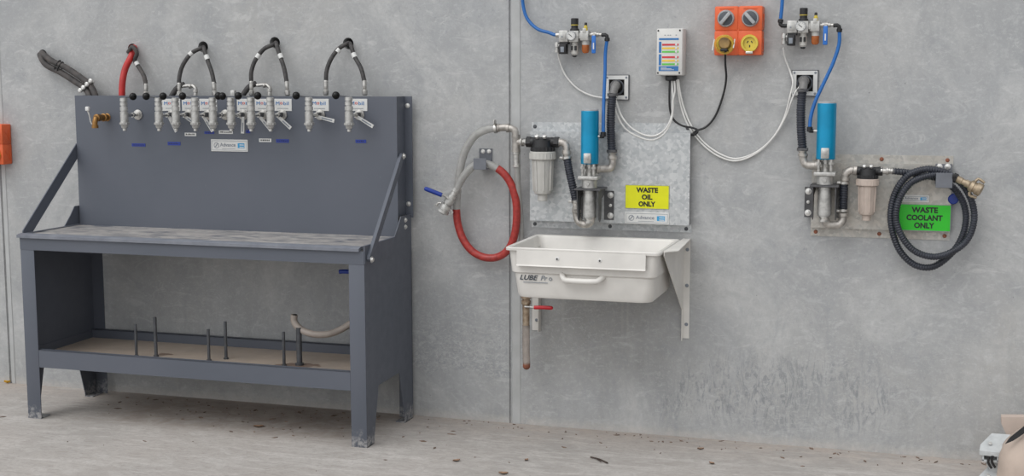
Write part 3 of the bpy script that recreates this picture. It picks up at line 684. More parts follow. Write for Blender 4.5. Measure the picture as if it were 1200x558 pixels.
# ------------------------------------------------------------------ switched socket boxes
def make_socket_box():
    W, H, D = .207, .212, .075
    r = thing('socket_box', 'x', 'power outlet', (0, 0, 0), 'orange switched socket boxes on the wall')
    m = M(); m.box((-W/2, -D, -H/2), (-.001, 0, .0), .006); m.box((.001, -D, -H/2), (W/2, 0, .0), .006); m.box((-W/2, -D, .001), (-.001, 0, H/2), .006); m.box((.001, -D, .001), (W/2, 0, H/2), .006)
    m.box((-W/2+.004, -D+.004, -H/2+.004), (W/2-.004, -.001, H/2-.004))
    for x in (-W/4, W/4): m.box((x-.03, -D-.0025, H/2-.012), (x+.03, -D+.001, H/2-.007))
    for z in (H*.25, -H*.25):      # ribs on the side walls
        for s in (1, -1):
            m.prism([(-D*.75, z+.02), (-D*.25, z-.02), (-D*.25, z-.024), (-D*.75, z+.014)], 'x', s*W/2, s*(W/2+.002)); m.box((min(s*W/2, s*(W/2+.002)), -D*.8, z-.036), (max(s*W/2, s*(W/2+.002)), -D*.2, z-.031)); m.box((min(s*W/2, s*(W/2+.002)), -D*.3, z-.03), (max(s*W/2, s*(W/2+.002)), -D*.24, z+.02))
    m.build('enclosure', ORANGE, r)
    for x, ang in ((-W/4-.002, 40), (W/4, -42)):
        m = M(); c = (x, -D, H/4); m.lathe(c, (0, -1, 0), [(0, .037), (.006, .037), (.012, .034), (.012, .031)], 32); rg = m.build('dial_ring', LGREY, r)
        m = M(); m.lathe((x, -D-.002, H/4), (0, -1, 0), [(0, .031), (.012, .030), (.013, .028)], 32); dl = m.build('switch_dial', DGREY, r)
        m = M(); R = Matrix.Rotation(math.radians(ang), 3, 'Y')
        m.box((x-.0075, -D-.034, H/4-.031), (x+.0075, -D-.012, H/4+.031), .003, rot=R); m.build('dial_grip', LGREY, dl)
    # left outlet: plug in, flap lifted; right outlet closed face with pins
    for x, plug in ((-W/4-.002, True), (W/4, False)):
        z = -H/4-.002
        m = M(); m.lathe((x, -D, z), (0, -1, 0), [(0, .036), (.012, .038), (.016, .036), (.016, .028), (.006, .027), (.006, .0)], 32, cap=False); so = m.build('socket_face', YELL, r)
        if not plug:
            m = M()
            for dx, dz, a in ((-.009, .006, 30), (.009, .006, -30), (0, -.012, 0)):
                m.box((x+dx-.002, -D-.0075, z+dz-.005), (x+dx+.002, -D-.005, z+dz+.005), rot=Matrix.Rotation(math.radians(a), 3, 'Y'))
            m.build('pin_slot', INK, so)
            m = M(); m.box((x-.016, -D-.02, z-.046), (x+.016, -D, z-.034), .003); m.build('flap_latch', CHROME, r)
        else:
            m = M(); m.lathe((x, -D-.006, z+.002), (0, -1, 0), [(0, .024), (.03, .026), (.034, .022)], 24); pg = m.build('plug', mat('clear_amber_plug', (150, 120, 70), .3, var=.2), r)
            m = M(); m.box((x-.016, -D-.05, z-.034), (x+.016, -D-.01, z-.022), .004); m.build('cable_gland', BLACK, pg)
            m = M(); m.lathe((x, -D-.035, z-.005), (0, -1, -.3), [(0, .043), (.004, .044), (.007, .042), (.007, .034), (.0, .034)], 32, cap=False); m.build('flap', YELT, r)
            m = M(); m.tube([(x-.044, -D-.03, z+.018), (x-.05, -D-.045, z-.03)], .0028, 8, smooth=False); m.tube([(x+.044, -D-.03, z+.018), (x+.041, -D-.045, z-.02)], .0028, 8, smooth=False); m.build('flap_arm', WPLAS, r)
    return r
sb = make_socket_box(); c = P(865, 36, .075); sb.location = (c.x, 0, c.z); sb['label'] = 'orange socket box with two dials and a black plug lead, right of the white controller'
c2 = P(3, 169.5, .075)
dup(sb, (c2.x-.1035, 0, c2.z), 'orange socket box cut off by the left edge of the photo')

# ------------------------------------------------------------------ white controller box
a, b = P(769.5, 33.5, .085), P(800, 88.5, .085)
ctl = thing('controller_box', 'white pump controller box with coloured level legend', 'control box', ((a.x+b.x)/2, 0, b.z))
m = M(); m.box((a.x, -.085, b.z), (b.x, -.0005, a.z), .006); m.box((a.x+.003, -.088, b.z+.003), (b.x-.003, -.083, a.z-.003), .002); m.build('enclosure', WPLAS, ctl)
W = b.x-a.x; H = a.z-b.z
def fr(x0, z0, x1, z1, mt, nm, y=.0885, par=ctl):
    m = M(); m.box((a.x+W*x0, -y-.0006, a.z-H*z1), (a.x+W*x1, -.0875, a.z-H*z0)); return m.build(nm, mt, par)
fr(.10, .205, .84, .245, INKB, 'legend_header')
for g0 in (.28, .545):
    fr(.10, g0, .19, g0+.235, INKB, 'legend_side_bar')
    for k, mt in enumerate((INKR, YINK, GINK)):
        o = fr(.22, g0+.045+k*.075, .84, g0+.085+k*.075, mt, 'legend_stripe')
        m = M(); z = a.z-H*(g0+.065+k*.075); m.lathe((a.x+W*.75, -.089, z), (0, -1, 0), [(0, .0055), (.002, .0045)], 10); m.build('indicator_lamp', LABEL, o)
ft = fr(.10, .80, .84, .905, INKB, 'legend_footer')
for k in range(3): fr(.18, .825+k*.024, .18+(.22, .4, .5)[k], .835+k*.024, LABEL, 'small_print', .0893, ft)
for x in (.3, .42, .5, .72): fr(x, .135, x+.05, .15, GREYINK, 'small_print')
m = M()
for x in (.07, .88):
    for z in (.045, .945): m.lathe((a.x+W*x, -.0875, a.z-H*z), (0, -1, 0), [(0, .0042), (.002, .004)], 10)
m.build('lid_screw', INK, ctl)
gc = Vector(((a.x+b.x)/2, -.04, b.z))
m = M(); m.lathe(gc+Vector((0, 0, .002)), (0, 0, -1), [(0, .024), (.006, .027), (.02, .027), (.026, .02)], 14); m.build('cable_gland', BLACK, ctl)
# text of controller header omitted where illegible

# ------------------------------------------------------------------ cables
def cable(name, label, pts, r, mt, cat='cable', group=None):
    q = [P(*t) for t in pts]; m = M(); m.tube(q, r, 8, step=.01); return m.build(name, mt, label=label, cat=cat, group=group, loc=q[0])
cable('power_cable', 'black power lead from the socket box looping to the white controller', [(850.5, 52, .11), (850, 62, .10), (850, 75, .06), (851, 92, .03), (847, 113, .015), (837, 138, .012), (827, 149, .012), (816, 153.5, .02), (811, 158, .03), (815, 157.5, .04), (818, 153, .042), (812, 150, .035), (800, 147.5, .03), (790, 141, .03), (785.5, 130, .03), (784.5, 110, .04), (785, 92, .04)], .0048, BLACK, 'cable')
cable('signal_cable', 'white cable from the left air unit sagging down behind the blue hose', [(654, 60, .05), (655, 68, .03), (662, 87, .012), (677, 104, .012), (693, 112, .012), (706, 114.5, .015), (714, 115, .02), (719, 121, .03), (723, 134, .045), (733, 151, .045), (750, 161, .045), (765, 164, .045), (778, 157, .045), (786, 143, .04), (789, 125, .04), (788, 105, .04), (787.5, 93, .04)], .004, WCAB, group='white signal cables')
cable('signal_cable', 'upper white cable looping from the left wall plate to the controller', [(719, 106, .02), (723, 121, .025), (729, 137, .05), (740, 150, .05), (756, 158.5, .05), (768, 159, .05), (780, 151, .045), (787, 136, .04), (788.5, 118, .045), (791, 106, .045), (790, 93, .045)], .004, WCAB, group='white signal cables')
cable('signal_cable', 'long white cable from the right air unit sagging low to the controller', [(918, 56, .05), (920, 68, .03), (926, 84, .015), (929, 96, .03), (926, 112, .035), (918, 140, .02), (903, 165, .012), (884, 181, .012), (862, 188.5, .012), (842, 183, .012), (823, 169, .012), (808, 150, .012), (799, 128, .015), (795, 108, .03), (793, 93, .04)], .004, WCAB, group='white signal cables')
cable('signal_cable', 'upper of the two long white cables from the right wall plate', [(940, 98, .035), (931, 110, .05), (922, 134, .03), (907, 160, .015), (886, 178.5, .012), (862, 186, .012), (843, 180, .012), (825, 167, .012), (811, 149, .012), (802, 128, .015), (797, 108, .03), (795, 93, .04)], .004, WCAB, group='white signal cables')

# ------------------------------------------------------------------ wall pass-through plates
def make_plate():
    r = thing('wall_plate', 'x', 'wall plate', (0, 0, 0), 'white wall plates with a hose passing through')
    m = M(); o, i = .054, .036
    for a_, b_ in (((-o, i), (o, o)), ((-o, -o), (o, -i)), ((-o, -i), (-i, i)), ((i, -i), (o, i))): m.box((a_[0], -.012, a_[1]), (b_[0], 0, b_[1]))
    m.build('plate_frame', LABEL, r)
    m = M()
    for a_, b_ in (((-o-.003, o), (o+.003, o+.003)), ((-o-.003, -o-.003), (o+.003, -o)), ((-o-.003, -o), (-o, o)), ((o, -o), (o+.003, o))): m.box((a_[0], -.011, a_[1]), (b_[0], 0, b_[1]), .0008, seg=1)
    m.build('gasket_edge', DGREY, r)
    m = M(); m.box((-i, -.002, -i), (i, .0, i)); m.build('recess', DARK, r)
    m = M()
    for x in (-.045, .045):
        for z in (-.045, .045): bolt(m, (x, -.012, z), .0035, .002)
    m.build('plate_screw', GREYINK, r)
    m = M(); m.tube([Vector((math.cos(t)*.031, -.006, math.sin(t)*.031)) for t in [2*PI*k/28 for k in range(28)]], .0045, 8, closed=True, smooth=False); m.build('grommet', DGREY, r)
    return r
pl = make_plate(); p = P(722.5, 102.5, .012); pl.location = (p.x, 0, p.z); pl['label'] = 'white square wall plate above the oil board, beside the blue hose'
p2 = P(943, 97.5, .012); dup(pl, (p2.x, 0, p2.z), 'white square wall plate above the coolant board')

# ------------------------------------------------------------------ discharge hoses: wall elbow, corrugated run, pipe elbow
def discharge(label, wallp, hosep, pipep, r=.0185):
    root = thing('discharge_hose', label, 'hose', P(*pipep[-1]))
    m = M(); q = [P(*t) for t in wallp]; m.tube([q[0]+Vector((0, .06, 0))]+q, r*.98, 16, step=.008)
    for k in range(2): wrap(m, q[0]+Vector((0, -.004-k*.012, 0)), (0, 1, 0), r*1.0, .006, .004)
    m.build('wall_elbow', RIBG, root)
    m = M(); q = [P(*t) for t in hosep]; m.ribbed(q, r*1.08, .0105, .0025); m.build('corrugated_run', RIB, root)
    m = M(); 
    for e in (q[0], q[-1]): wrap(m, e, (0, 0, 1), r*1.1, .012, .004)
    m.box(q[-1]+Vector((.0, -.032, -.005)), q[-1]+Vector((.024, -.018, .005)), .002)
    m.build('hose_clip', DBR, root)
    m = M(); q2 = [P(*t) for t in pipep]; elbow(m, q2, r*.92); sleeve(m, q[-1]+Vector((0, 0, -.004)), q2[0]+Vector((0, 0, -.006)), r*.9, r*1.15); m.build('pipe_elbow', PIPE, root)
    return root
discharge('black corrugated hose from the left wall plate to the oil pump', [(722, 100, 0), (721.5, 100.5, .035), (720, 104, .06), (718, 111, .075)], [(718, 111, .075), (716.5, 125, .08), (715.8, 150, .085), (717, 177, .09)], [(717.5, 183, .09), (717.8, 191, .09), (715.5, 197, .095), (706, 198, .11), (699, 198, .12)])
discharge('black corrugated hose from the right wall plate to the coolant pump', [(942.5, 95, 0), (942.2, 95.5, .035), (941.5, 99, .06), (940.5, 106, .075)], [(940.5, 106, .075), (938.8, 125, .08), (938.8, 150, .085), (940.5, 175, .09)], [(941, 180, .09), (941.2, 186, .09), (944, 192.5, .095), (952, 194, .11), (960, 194, .12)])

# ------------------------------------------------------------------ galvanised boards
def board(label, pts, d, mt, rails):
    """sheet folded into flanges; pts = u0,v0,u1,v1 top-left & bottom-right"""
    a, b = P(pts[0], pts[1], d), P(pts[2], pts[3], d)
    return a, b
A1, B1 = P(621, 154, .045), P(807.5, 264.5, .045)
b1 = thing('galvanised_board', 'spangled galvanised board behind the oil pump and yellow sign', 'mounting board', ((A1.x+B1.x)/2, 0, B1.z))
m = M(); ZA, ZB = A1.z, B1.z
m.box((A1.x, -.045, ZB), (B1.x, -.0425, ZA)); m.box((A1.x, -.0425, ZA-.0025), (B1.x, 0, ZA)); m.box((A1.x, -.0425, ZB), (B1.x, 0, ZB+.0025))
ztop = P(621, 143, .0).z; zbot = P(808, 272.5, .0).z
m.box((A1.x-.004, -.003, ZA-.003), (B1.x, -.0005, ztop)); m.box((A1.x-.004, -.003, zbot), (B1.x+.004, -.0005, ZB+.003)); m.build('folded_sheet', GALV, b1)
m = M()
for x in (A1.x+.012, (A1.x+B1.x)/2, B1.x-.02):
    bolt(m, (x, -.003, (ztop+ZA)/2), .006, .005); bolt(m, (x, -.003, (zbot+ZB)/2-.002), .006, .005)
m.build('fixing_screw', ROD, b1)
A2, B2 = P(952, 190.5, .03), P(1113, 272, .03)
b2 = thing('galvanised_board', 'dusty galvanised board behind the coolant pump and green sign', 'mounting board', ((A2.x+B2.x)/2, 0, B2.z))
zt2 = P(1030, 181.5, 0).z; zb2 = P(1030, 279, 0).z
m = M(); m.box((A2.x, -.030, B2.z), (B2.x, -.0275, A2.z)); m.box((A2.x, -.0275, A2.z-.0025), (B2.x, 0, A2.z)); m.box((A2.x, -.0275, B2.z), (B2.x, 0, B2.z+.0025))
m.box((A2.x-.002, -.003, A2.z-.003), (B2.x+.004, -.0005, zt2)); m.box((A2.x-.002, -.003, zb2), (B2.x, -.0005, B2.z+.003)); m.build('folded_sheet', GALV2, b2)
m = M()
for x in (A2.x+.02, (A2.x+B2.x)/2, B2.x-.02):
    bolt(m, (x, -.003, (zt2+A2.z)/2), .006, .005); bolt(m, (x, -.003, (zb2+B2.z)/2-.001), .006, .005)
m.build('fixing_screw', BROWN, b2)

def sign(name, label, a, b, d, mt, lines, size, wd):
    r = thing(name, label, 'sign', ((a.x+b.x)/2, -d, b.z))
    m = M(); m.box((a.x, -d-.003, b.z), (b.x, -d, a.z)); m.build('sign_plate', mt, r)
    m = M(); e = .0015
    for p_, q_ in (((a.x, b.z), (b.x, b.z+e)), ((a.x, a.z-e), (b.x, a.z)), ((a.x, b.z), (a.x+e, a.z)), ((b.x-e, b.z), (b.x, a.z))): m.box((p_[0], -d-.0036, p_[1]), (q_[0], -d-.003, q_[1]))
    m.build('sign_border', GREYINK, r)
    n = len(lines); H = a.z-b.z
    for k, (tx, w_) in enumerate(zip(lines, wd)):
        m = M(); m.text(tx, ((a.x+b.x)/2, -d-.0035, a.z-H*(.5+(k-(n-1)/2)*.295)), size, w_, bold=.0013); m.build('lettering', INK, r)
    return r
sign('warning_sign', 'yellow sign reading WASTE OIL ONLY', P(733, 216.5, .046), P(784, 245.5, .046), .046, YSIGN, ('WASTE', 'OIL', 'ONLY'), .030, (.100, .049, .078))
sign('warning_sign', 'green sign reading WASTE COOLANT ONLY inside the coiled hose', P(1053.5, 239, .031), P(1113.5, 271.5, .031), .031, GSIGN, ('WASTE', 'COOLANT', 'ONLY'), .032, (.108, .148, .083))
name_plate(b1, P(732.5, 248, .045), P(784, 263.5, .045), .045)
name_plate(b2, P(1050, 228, .030), P(1089, 237.5, .030), .030)

# ------------------------------------------------------------------ air pumps
def make_pump():
    r = thing('diaphragm_pump', 'x', 'pump', (0, 0, 0), 'air pumps with blue cylinders')
    m = M(); m.lathe((0, 0, .0), (0, 0, 1), [(0, .0385), (.002, .040), (.236, .040), (.238, .0385)], 40); cy = m.build('air_cylinder', TEAL, r, label='teal blue cylinder')
    m = M(); m.lathe((0, 0, .238), (0, 0, 1), [(0, .0385), (.006, .0385), (.008, .036), (.0085, .02)], 40); m.build('top_cap', LGREY, cy)
    m = M()
    for x in (-.026, .026):
        for y in (-.026, .026): m.cyl((x, y, -.052), (x, y, .0), .007, seg=12); m.lathe((x, y, -.022), (0, 0, 1), [(0, .0115), (.01, .0115)], 6)
    m.cyl((0, 0, -.055), (0, 0, 0), .014, seg=16); m.lathe((0, 0, -.034), (0, 0, 1), [(0, .022), (.014, .022)], 6)
    m.build('connector_post', STEEL, r)
    m = M(); m.box((-.017, -.050, .004), (.017, -.036, .050), .004); m.box((-.009, -.053, .022), (.009, -.049, .040), .002); m.build('exhaust_block', CAST, r)
    m = M(); m.box((-.045, -.042, -.070), (.045, .042, -.054), .003); m.lathe((0, 0, -.108), (0, 0, 1), [(0, .034), (.036, .034), (.04, .03)], 28); m.lathe((0, -.036, -.088), (0, -1, 0), [(0, .010), (.006, .009)], 12)
    m.build('pump_collar', CAST, r)
    m = M()
    m.box((-.060, -.045, -.118), (.060, .0945, -.110), .001)
    for s in (-1, 1): m.prism([(-.04, -.118), (.0945, -.118), (.0945, -.142), (.03, -.158), (.022, -.25), (.0, -.262), (-.02, -.25), (-.04, -.135)], 'x', s*.046, s*.050); m.box((min(s*.046, s*.092), .0915, -.262), (max(s*.055, s*.092), .0945, -.128), .001, seg=1)
    br = m.build('bracket', DBR, r)
    m = M()
    for s in (-1, 1):
        for z in (-.148, -.195, -.242): bolt(m, (s*.076, .0915, z), .0095 if z != -.195 else .005, .006)
    m.build('bracket_bolt', BOLT, br)
    m = M(); m.lathe((0, 0, -.118), (0, 0, -1), [(0, .026), (.001, .029), (.012, .0295), (.013, .0275), (.09, .030), (.122, .030), (.123, .026), (.128, .026)], 28); m.build('lower_tube', CAST, r)
    m = M(); m.lathe((0, 0, -.245), (0, 0, -1), [(0, .021), (.008, .021), (.009, .018), (.013, .018), (.014, .022), (.024, .022), (.025, .016)], 16); m.build('inlet_neck', STEEL, r)
    return r
PDp = .045+.0945
pump = make_pump(); pp = P(691, 192, PDp); pump.location = pp; pump['label'] = 'blue-topped air pump on the left board beside the yellow sign'
pp2 = P(967.5, 186.5, .030+.0945); pump2 = dup(pump, pp2, 'blue-topped air pump on the right board, left of the green sign')
def air_elbow(label, u0, v0, u1, v1, d, s):
    r = thing('air_elbow', label, 'pipe fitting', P(u0, v0, d))
    a_, b_ = P(u0, v0, d), P(u1, v1, d); m = M(); m.tube([a_, Vector((a_.x, a_.y, b_.z+.006)), Vector((a_.x-s*.0, a_.y, b_.z)), b_], .0085, 12, smooth=False); m.lathe(a_+Vector((0, 0, .002)), (0, 0, -1), [(0, .009), (.003, .0125), (.02, .0125), (.022, .009)], 12)
    m.build('elbow_body', BLACK, r); m = M(); m.cyl(b_, b_+Vector((s*.022, 0, 0)), .006, seg=12); m.build('thread', STEEL, r)
air_elbow('small black air elbow on the side of the left blue cylinder', 707, 155, 703, 160, PDp, -1)
air_elbow('small black air elbow on the side of the right blue cylinder', 949, 149, 953.5, 153.5, .125, 1)

# ------------------------------------------------------------------ inline filters
def make_filter():
    r = thing('inline_filter', 'x', 'filter', (0, 0, 0), 'inline filters with pale bowls')
    m = M(); m.lathe((0, 0, -.042), (0, 0, 1), [(0, .054), (.018, .054), (.02, .050), (.05, .046), (.058, .038), (.060, .03)], 32)
    m.cyl((-.062, 0, 0), (.062, 0, 0), .022, seg=20); m.lathe((-.078, 0, 0), (1, 0, 0), [(0, .022), (.001, .025), (.022, .025), (.023, .022)], 6); m.lathe((.078, 0, 0), (-1, 0, 0), [(0, .022), (.001, .025), (.022, .025), (.023, .022)], 6)
    for k in range(20):
        t = 2*PI*k/20; m.box((math.cos(t)*.053-.003, math.sin(t)*.053-.003, -.04), (math.cos(t)*.053+.003, math.sin(t)*.053+.003, -.022))
    m.box((-.045, -.02, .004), (.045, .06, .014), .003)
    m.build('filter_head', BLACK, r)
    m = M()
    for x in (-.018, .018): m.lathe((x, -.03, .022), (0, -.7, .7), [(0, .009), (.006, .010), (.012, .009), (.014, .006)], 14)
    m.build('vent_screw', BOLT, r)
    m = M(); m.lathe((0, 0, -.042), (0, 0, -1), [(0, .056), (.003, .060), (.034, .060), (.038, .056), (.041, .048)], 36)
    for k in range(24):
        t = 2*PI*k/24; m.box((math.cos(t)*.059-.002, math.sin(t)*.059-.002, -.076), (math.cos(t)*.059+.002, math.sin(t)*.059+.002, -.05))
    m.build('locking_ring', BOWL, r)
    m = M(); m.lathe((0, 0, -.083), (0, 0, -1), [(0, .0475), (.002, .0475), (.14, .042), (.152, .038), (.157, .03)], 32)
    for k in range(8):
        t = 2*PI*(k+.5)/8; ca, sa = math.cos(t), math.sin(t); m.tube([(ca*.048, sa*.048, -.085), (ca*.043, sa*.043, -.222)], .004, 6, smooth=False)
    m.build('filter_bowl', BOWL, r)
    m = M(); m.lathe((0, 0, -.238), (0, 0, -1), [(0, .026), (.004, .023), (.03, .023), (.032, .020)], 18); m.build('drain_nipple', BOWL, r)
    return r
FD = .105
fp = P(636, 166.5, FD)
fl = make_filter(); fl.location = fp; fl['label'] = 'white filter bowl under a black head on the left board'
fp2 = P(1017, 200.3, .095)
fl2 = dup(fl, fp2, 'dusty pinkish filter bowl under a black head on the right board', scale=.79)
for ch in fl2.children:
    if ch.name.split('.')[0] in ('locking_ring', 'filter_bowl', 'drain_nipple'):
        ch.data = ch.data.copy(); ch.data.materials[0] = BOWL2

# ------------------------------------------------------------------ suction pipework
def run(label, el1, hs, el2, r=.0185, loc=None):
    root = thing('suction_hose', label, 'hose', P(*el2[-1]))
    m = M(); q = [P(*t) for t in el1]; elbow(m, q, r*.92); sleeve(m, q[-1], P(*hs[0]), r*.85, r*1.05); m.build('upper_elbow', PIPE, root)
    m = M(); h_ = [P(*t) for t in hs]; m.ribbed(h_, r*1.02, .0105, .0025); m.build('corrugated_run', RIB, root)
    m = M()
    for e, f_ in ((h_[0], h_[1]), (h_[-1], h_[-2])): wrap(m, e.lerp(f_, .04), f_-e, r*1.06, .010, .003); m.box(e+Vector((-.030, -.024, -.005)), e+Vector((-.014, -.008, .006)), .002)
    m.build('hose_clip', STEEL, root)
    m = M(); q = [P(*t) for t in el2]; elbow(m, q, r*.95); sleeve(m, h_[-1], q[0], r*.85, r*1.05); m.build('return_bend', PIPE, root)
    return root
run('black corrugated hose between the left filter and the oil pump with pipe elbows', [(652, 166.8, FD), (658, 166.8, FD), (663, 170, FD), (664, 180, FD)], [(664.5, 185, FD), (667, 200, FD+.01), (671, 218, FD+.015), (675, 236, FD+.01)],
    [(675.5, 246, .12), (676, 254, .12), (679, 260.5, .125), (685.5, 263, .132), (691, 261.5, .139), (693, 257, .139), (693, 252, .139)])
run('short black corrugated hose between the coolant pump and its filter with pipe elbows', [(1004, 200, .095), (997, 199.5, .095), (991.5, 203, .095), (990, 211, .095)], [(989.5, 214, .095), (988.5, 224, .095), (988, 236, .095), (988, 247, .095)],
    [(988, 250, .10), (987.5, 257, .10), (984, 262.5, .105), (977, 264, .11), (970, 263, .118), (966.5, 257, .125), (966.5, 248, .125)])

# tee on the left of filter 1 with hoses
tee = thing('pipe_tee', 'galvanised pipe tee and elbow left of the white filter', 'pipe fitting', P(604.5, 200, .09))
m = M(); q = [P(582, 150, .09), P(596, 150, .09), P(603, 153, .09), P(604.5, 161, .09), P(604.7, 178, .09)]
m.tube([P(581, 150, .09), P(596, 149.8, .09), P(603, 153, .09), P(604.7, 161, .09)], .0165, 16); m.tube([P(604.7, 160, .09), P(604.7, 178, .09)], .0175, 16, smooth=False)
m.lathe(P(583, 150, .09), (1, 0, 0), [(0, .019), (.01, .019)], 16); m.lathe(P(594, 150, .09), (1, 0, 0), [(0, .0205), (.012, .0205)], 16)
for v in (158, 175): m.lathe(P(604.7, v, .09), (0, 0, -1), [(0, .0205), (.012, .0205)], 16)
m.tube([P(604.7, 166.5, .09), P(612, 166.5, .095)], .015, 16, smooth=False); m.build('tee_body', PIPE, tee)
m = M(); sleeve(m, P(611, 166.5, .095), P(619, 166.5, FD), .014, .020); m.build('union_nut', STEEL, tee)
m = M(); sleeve(m, P(604.8, 178, .09), P(605.5, 196, .09), .0145, .0175); m.build('hose_tail', STEEL, tee)
m = M(); wrap(m, P(581, 150.5, .09), (1, 0, 0), .02, .012, .003); m.box(P(580, 149.5, .12)+Vector((-.006, -.01, .012)), P(580, 149.5, .10)+Vector((.006, .004, .036)), .002); m.build('hose_clip', STEEL, tee)

# drop hose from the tee to behind the tray
q = [P(605.3, 192, .09), P(606.5, 215, .08), P(609.5, 250, .045), P(611, 290, .03), P(612.5, 330, .03), P(613, 400, .03)]
m = M(); m.tube([P(605.3, 192, .09), P(607, 215, .075), P(610, 250, .04), P(611.5, 290, .03), P(612.5, 330, .03), P(613, 352, .03)], .0125, 14)
m.build('drop_hose', CLEAR, label='thin clear hose dropping from the pipe tee behind the white tray', cat='hose', loc=P(613, 352, .03))

# ------------------------------------------------------------------ coiled oil hose on its hook
hk = P(567, 190, 0)
hook = thing('hose_hook', 'grey steel hose hook holding the red coiled hose', 'hook', hk)
a_, b_ = P(562, 174, 0), P(577, 196, 0)
m = M(); m.box((a_.x, -.005, b_.z), (b_.x, -.0005, a_.z)); m.build('back_plate', HOOK, hook)
HD = .115; a3, b3 = P(555, 185.5, HD), P(570, 199, HD)
m = M(); m.box((a3.x, -HD-.004, b3.z), (b3.x, -HD, a3.z), .001, seg=1); m.build('front_plate', HOOK, hook)
m = M(); m.box((a3.x, -HD, b3.z), (b3.x, -.004, b3.z+.004)); m.build('arm', HOOK, hook)
m = M()
for u in (566, 573): bolt(m, P(u, 177.5, .005), .007, .006)
m.build('fixing_bolt', BOLT, hook)
oil = thing('oil_hose', 'clear hose stained red, coiled in a loop over its hook left of the white tray', 'hose', P(570, 303, .06))
S1 = [(583, 150, .09), (572, 151.5, .09), (558, 158, .085), (547, 173, .08), (541, 190, .075), (537.5, 210, .07), (535.5, 232, .06), (534.8, 245, .055)]
S2 = [(534.8, 245, .055), (536.5, 262, .05), (543, 281, .05), (554, 295, .05), (569, 302, .05), (584, 301, .05), (596, 292, .055), (603, 275, .06), (605.5, 252, .065), (604, 232, .07), (598, 214, .075), (590, 203, .08), (583, 197.5, .082)]
S3 = [(583, 197.5, .082), (575, 193.5, .085), (566, 191.5, .088), (556, 194, .09), (547, 202, .092), (539, 214, .095), (534, 225, .10)]
RO = .0182
for nm, S, mt in (('stained_length', S2, REDB), ('clear_length', S1, CLEAR), ('clear_length', S3, CLEAR)):
    m = M(); m.tube([P(*t) for t in S], RO, 16); m.build(nm, mt, oil, label='red oil-stained length' if mt is REDB else 'clear length')
cv = thing('hose_valve', 'silver ball valve and coupling with blue lever on the clear hose end', 'valve', P(525, 243, .10))
a_, b_ = P(535.5, 221, .10), P(518, 250, .11); d = b_-a_; L = d.length
m = M(); m.lathe(a_, d, [(0, .016), (.001, .0185), (L*.12, .0185), (L*.14, .015), (L*.26, .015), (L*.28, .021), (L*.38, .021), (L*.40, .0235), (L*.6, .0235), (L*.62, .018), (L*.66, .018)], 14); m.build('valve_body', CAST, cv)
m = M(); m.lathe(a_+d*.66, d, [(0, .022), (.001, .027), (L*.12, .028), (L*.13, .024), (L*.2, .024), (L*.21, .028), (L*.3, .028), (L*.31, .021), (L*.34, .016)], 16)
m.build('coupling', CAST, cv)
m = M(); pd = Vector((-d.z, 0, d.x)).normalized()
for s in (-1, 1):
    c_ = a_+d*.72+pd*s*.027; m.tube([c_, c_+pd*s*.014+d*.05, c_+pd*s*.016+d*.16], .005, 8)
    m.tube([c_+pd*s*.016+d*.16+Vector((math.cos(t)*.008, 0, math.sin(t)*.008)) for t in [2*PI*k/12 for k in range(12)]], .0018, 6, closed=True, smooth=False)
m.build('cam_ear', STEEL, cv)
m = M(); la, lb = P(521.5, 229.5, .13), P(515.5, 227.5, .14); ca = a_+d*.42
m.tube([ca+Vector((0, -.02, 0)), la, lb], .006, 8, smooth=False); m.build('lever_stem', STEEL, cv)
m = M(); e1, e2 = P(518, 228.8, .135), P(499.5, 221.5, .15); m.tube([e1, e1.lerp(e2, .5), e2], .0105, 12, step=.01); m.sph(e2, .0105, 12); m.build('lever_grip', BLUEH, cv, label='blue lever grip')

# ------------------------------------------------------------------ coolant hose coil
hook2 = thing('hose_hook', 'grey steel hose hook at the right end of the coolant board', 'hook', P(1105, 210, .03))
a_, b_ = P(1096.5, 192, .035), P(1115, 216, .035)
m = M(); m.box((a_.x, -.036, b_.z), (b_.x, -.0305, a_.z)); m.build('back_plate', HOOK, hook2)
HD = .125; a3, b3 = P(1097, 202.5, HD), P(1116, 220.5, HD)
m = M(); m.box((a3.x, -HD-.004, b3.z), (b3.x, -HD, a3.z), .001, seg=1); m.build('front_plate', HOOK, hook2)
m = M(); m.box((a3.x, -HD, b3.z), (b3.x, -.036, b3.z+.004)); m.build('arm', HOOK, hook2)
m = M()
for u in (1101, 1110.5): bolt(m, P(u, 195.3, .036), .0085, .006)
m.build('fixing_bolt', BOLT, hook2)
cool = thing('coolant_hose', 'black corrugated hose coiled twice around the green sign', 'hose', P(1090, 315, .07))
LP = [(1046, 200.5, .095), (1056, 201.5, .09), (1068, 203, .07), (1084, 206, .060), (1102, 210, .058), (1118, 221, .058), (1129, 238, .055), (1132, 258, .055), (1126, 281, .06), (1112, 300, .065), (1092, 313, .07), (1073, 311, .075), (1056, 296, .08), (1046, 272, .085), (1044, 247, .09), (1051, 222, .095), (1065, 205, .10), (1084, 198.5, .10), (1098, 199.5, .098),
      (1113, 205, .095), (1129, 218, .09), (1140, 240, .085), (1141, 262, .085), (1132, 283, .09), (1114, 296, .095), (1094, 301, .10), (1073, 295, .105), (1058, 279, .11), (1050, 256, .112), (1055, 231, .112), (1068, 214, .11), (1084, 207, .105), (1100, 204.5, .10), (1112, 206.5, .105), (1118, 208.5, .11)]
m = M(); m.ribbed([P(*t) for t in LP], .0150, .0105, .0022, 12); m.build('corrugated_run', RIB, cool)
m = M(); sleeve(m, P(1032, 200.3, .095), P(1041, 200.5, .095), .013, .018); sleeve(m, P(1041, 200.5, .095), P(1048, 200.7, .094), .011, .014); m.build('threaded_end', STEEL, cool)
cp = thing('hose_coupling', 'tarnished metal coupling on the end of the coiled coolant hose', 'pipe fitting', P(1135, 216, .12))
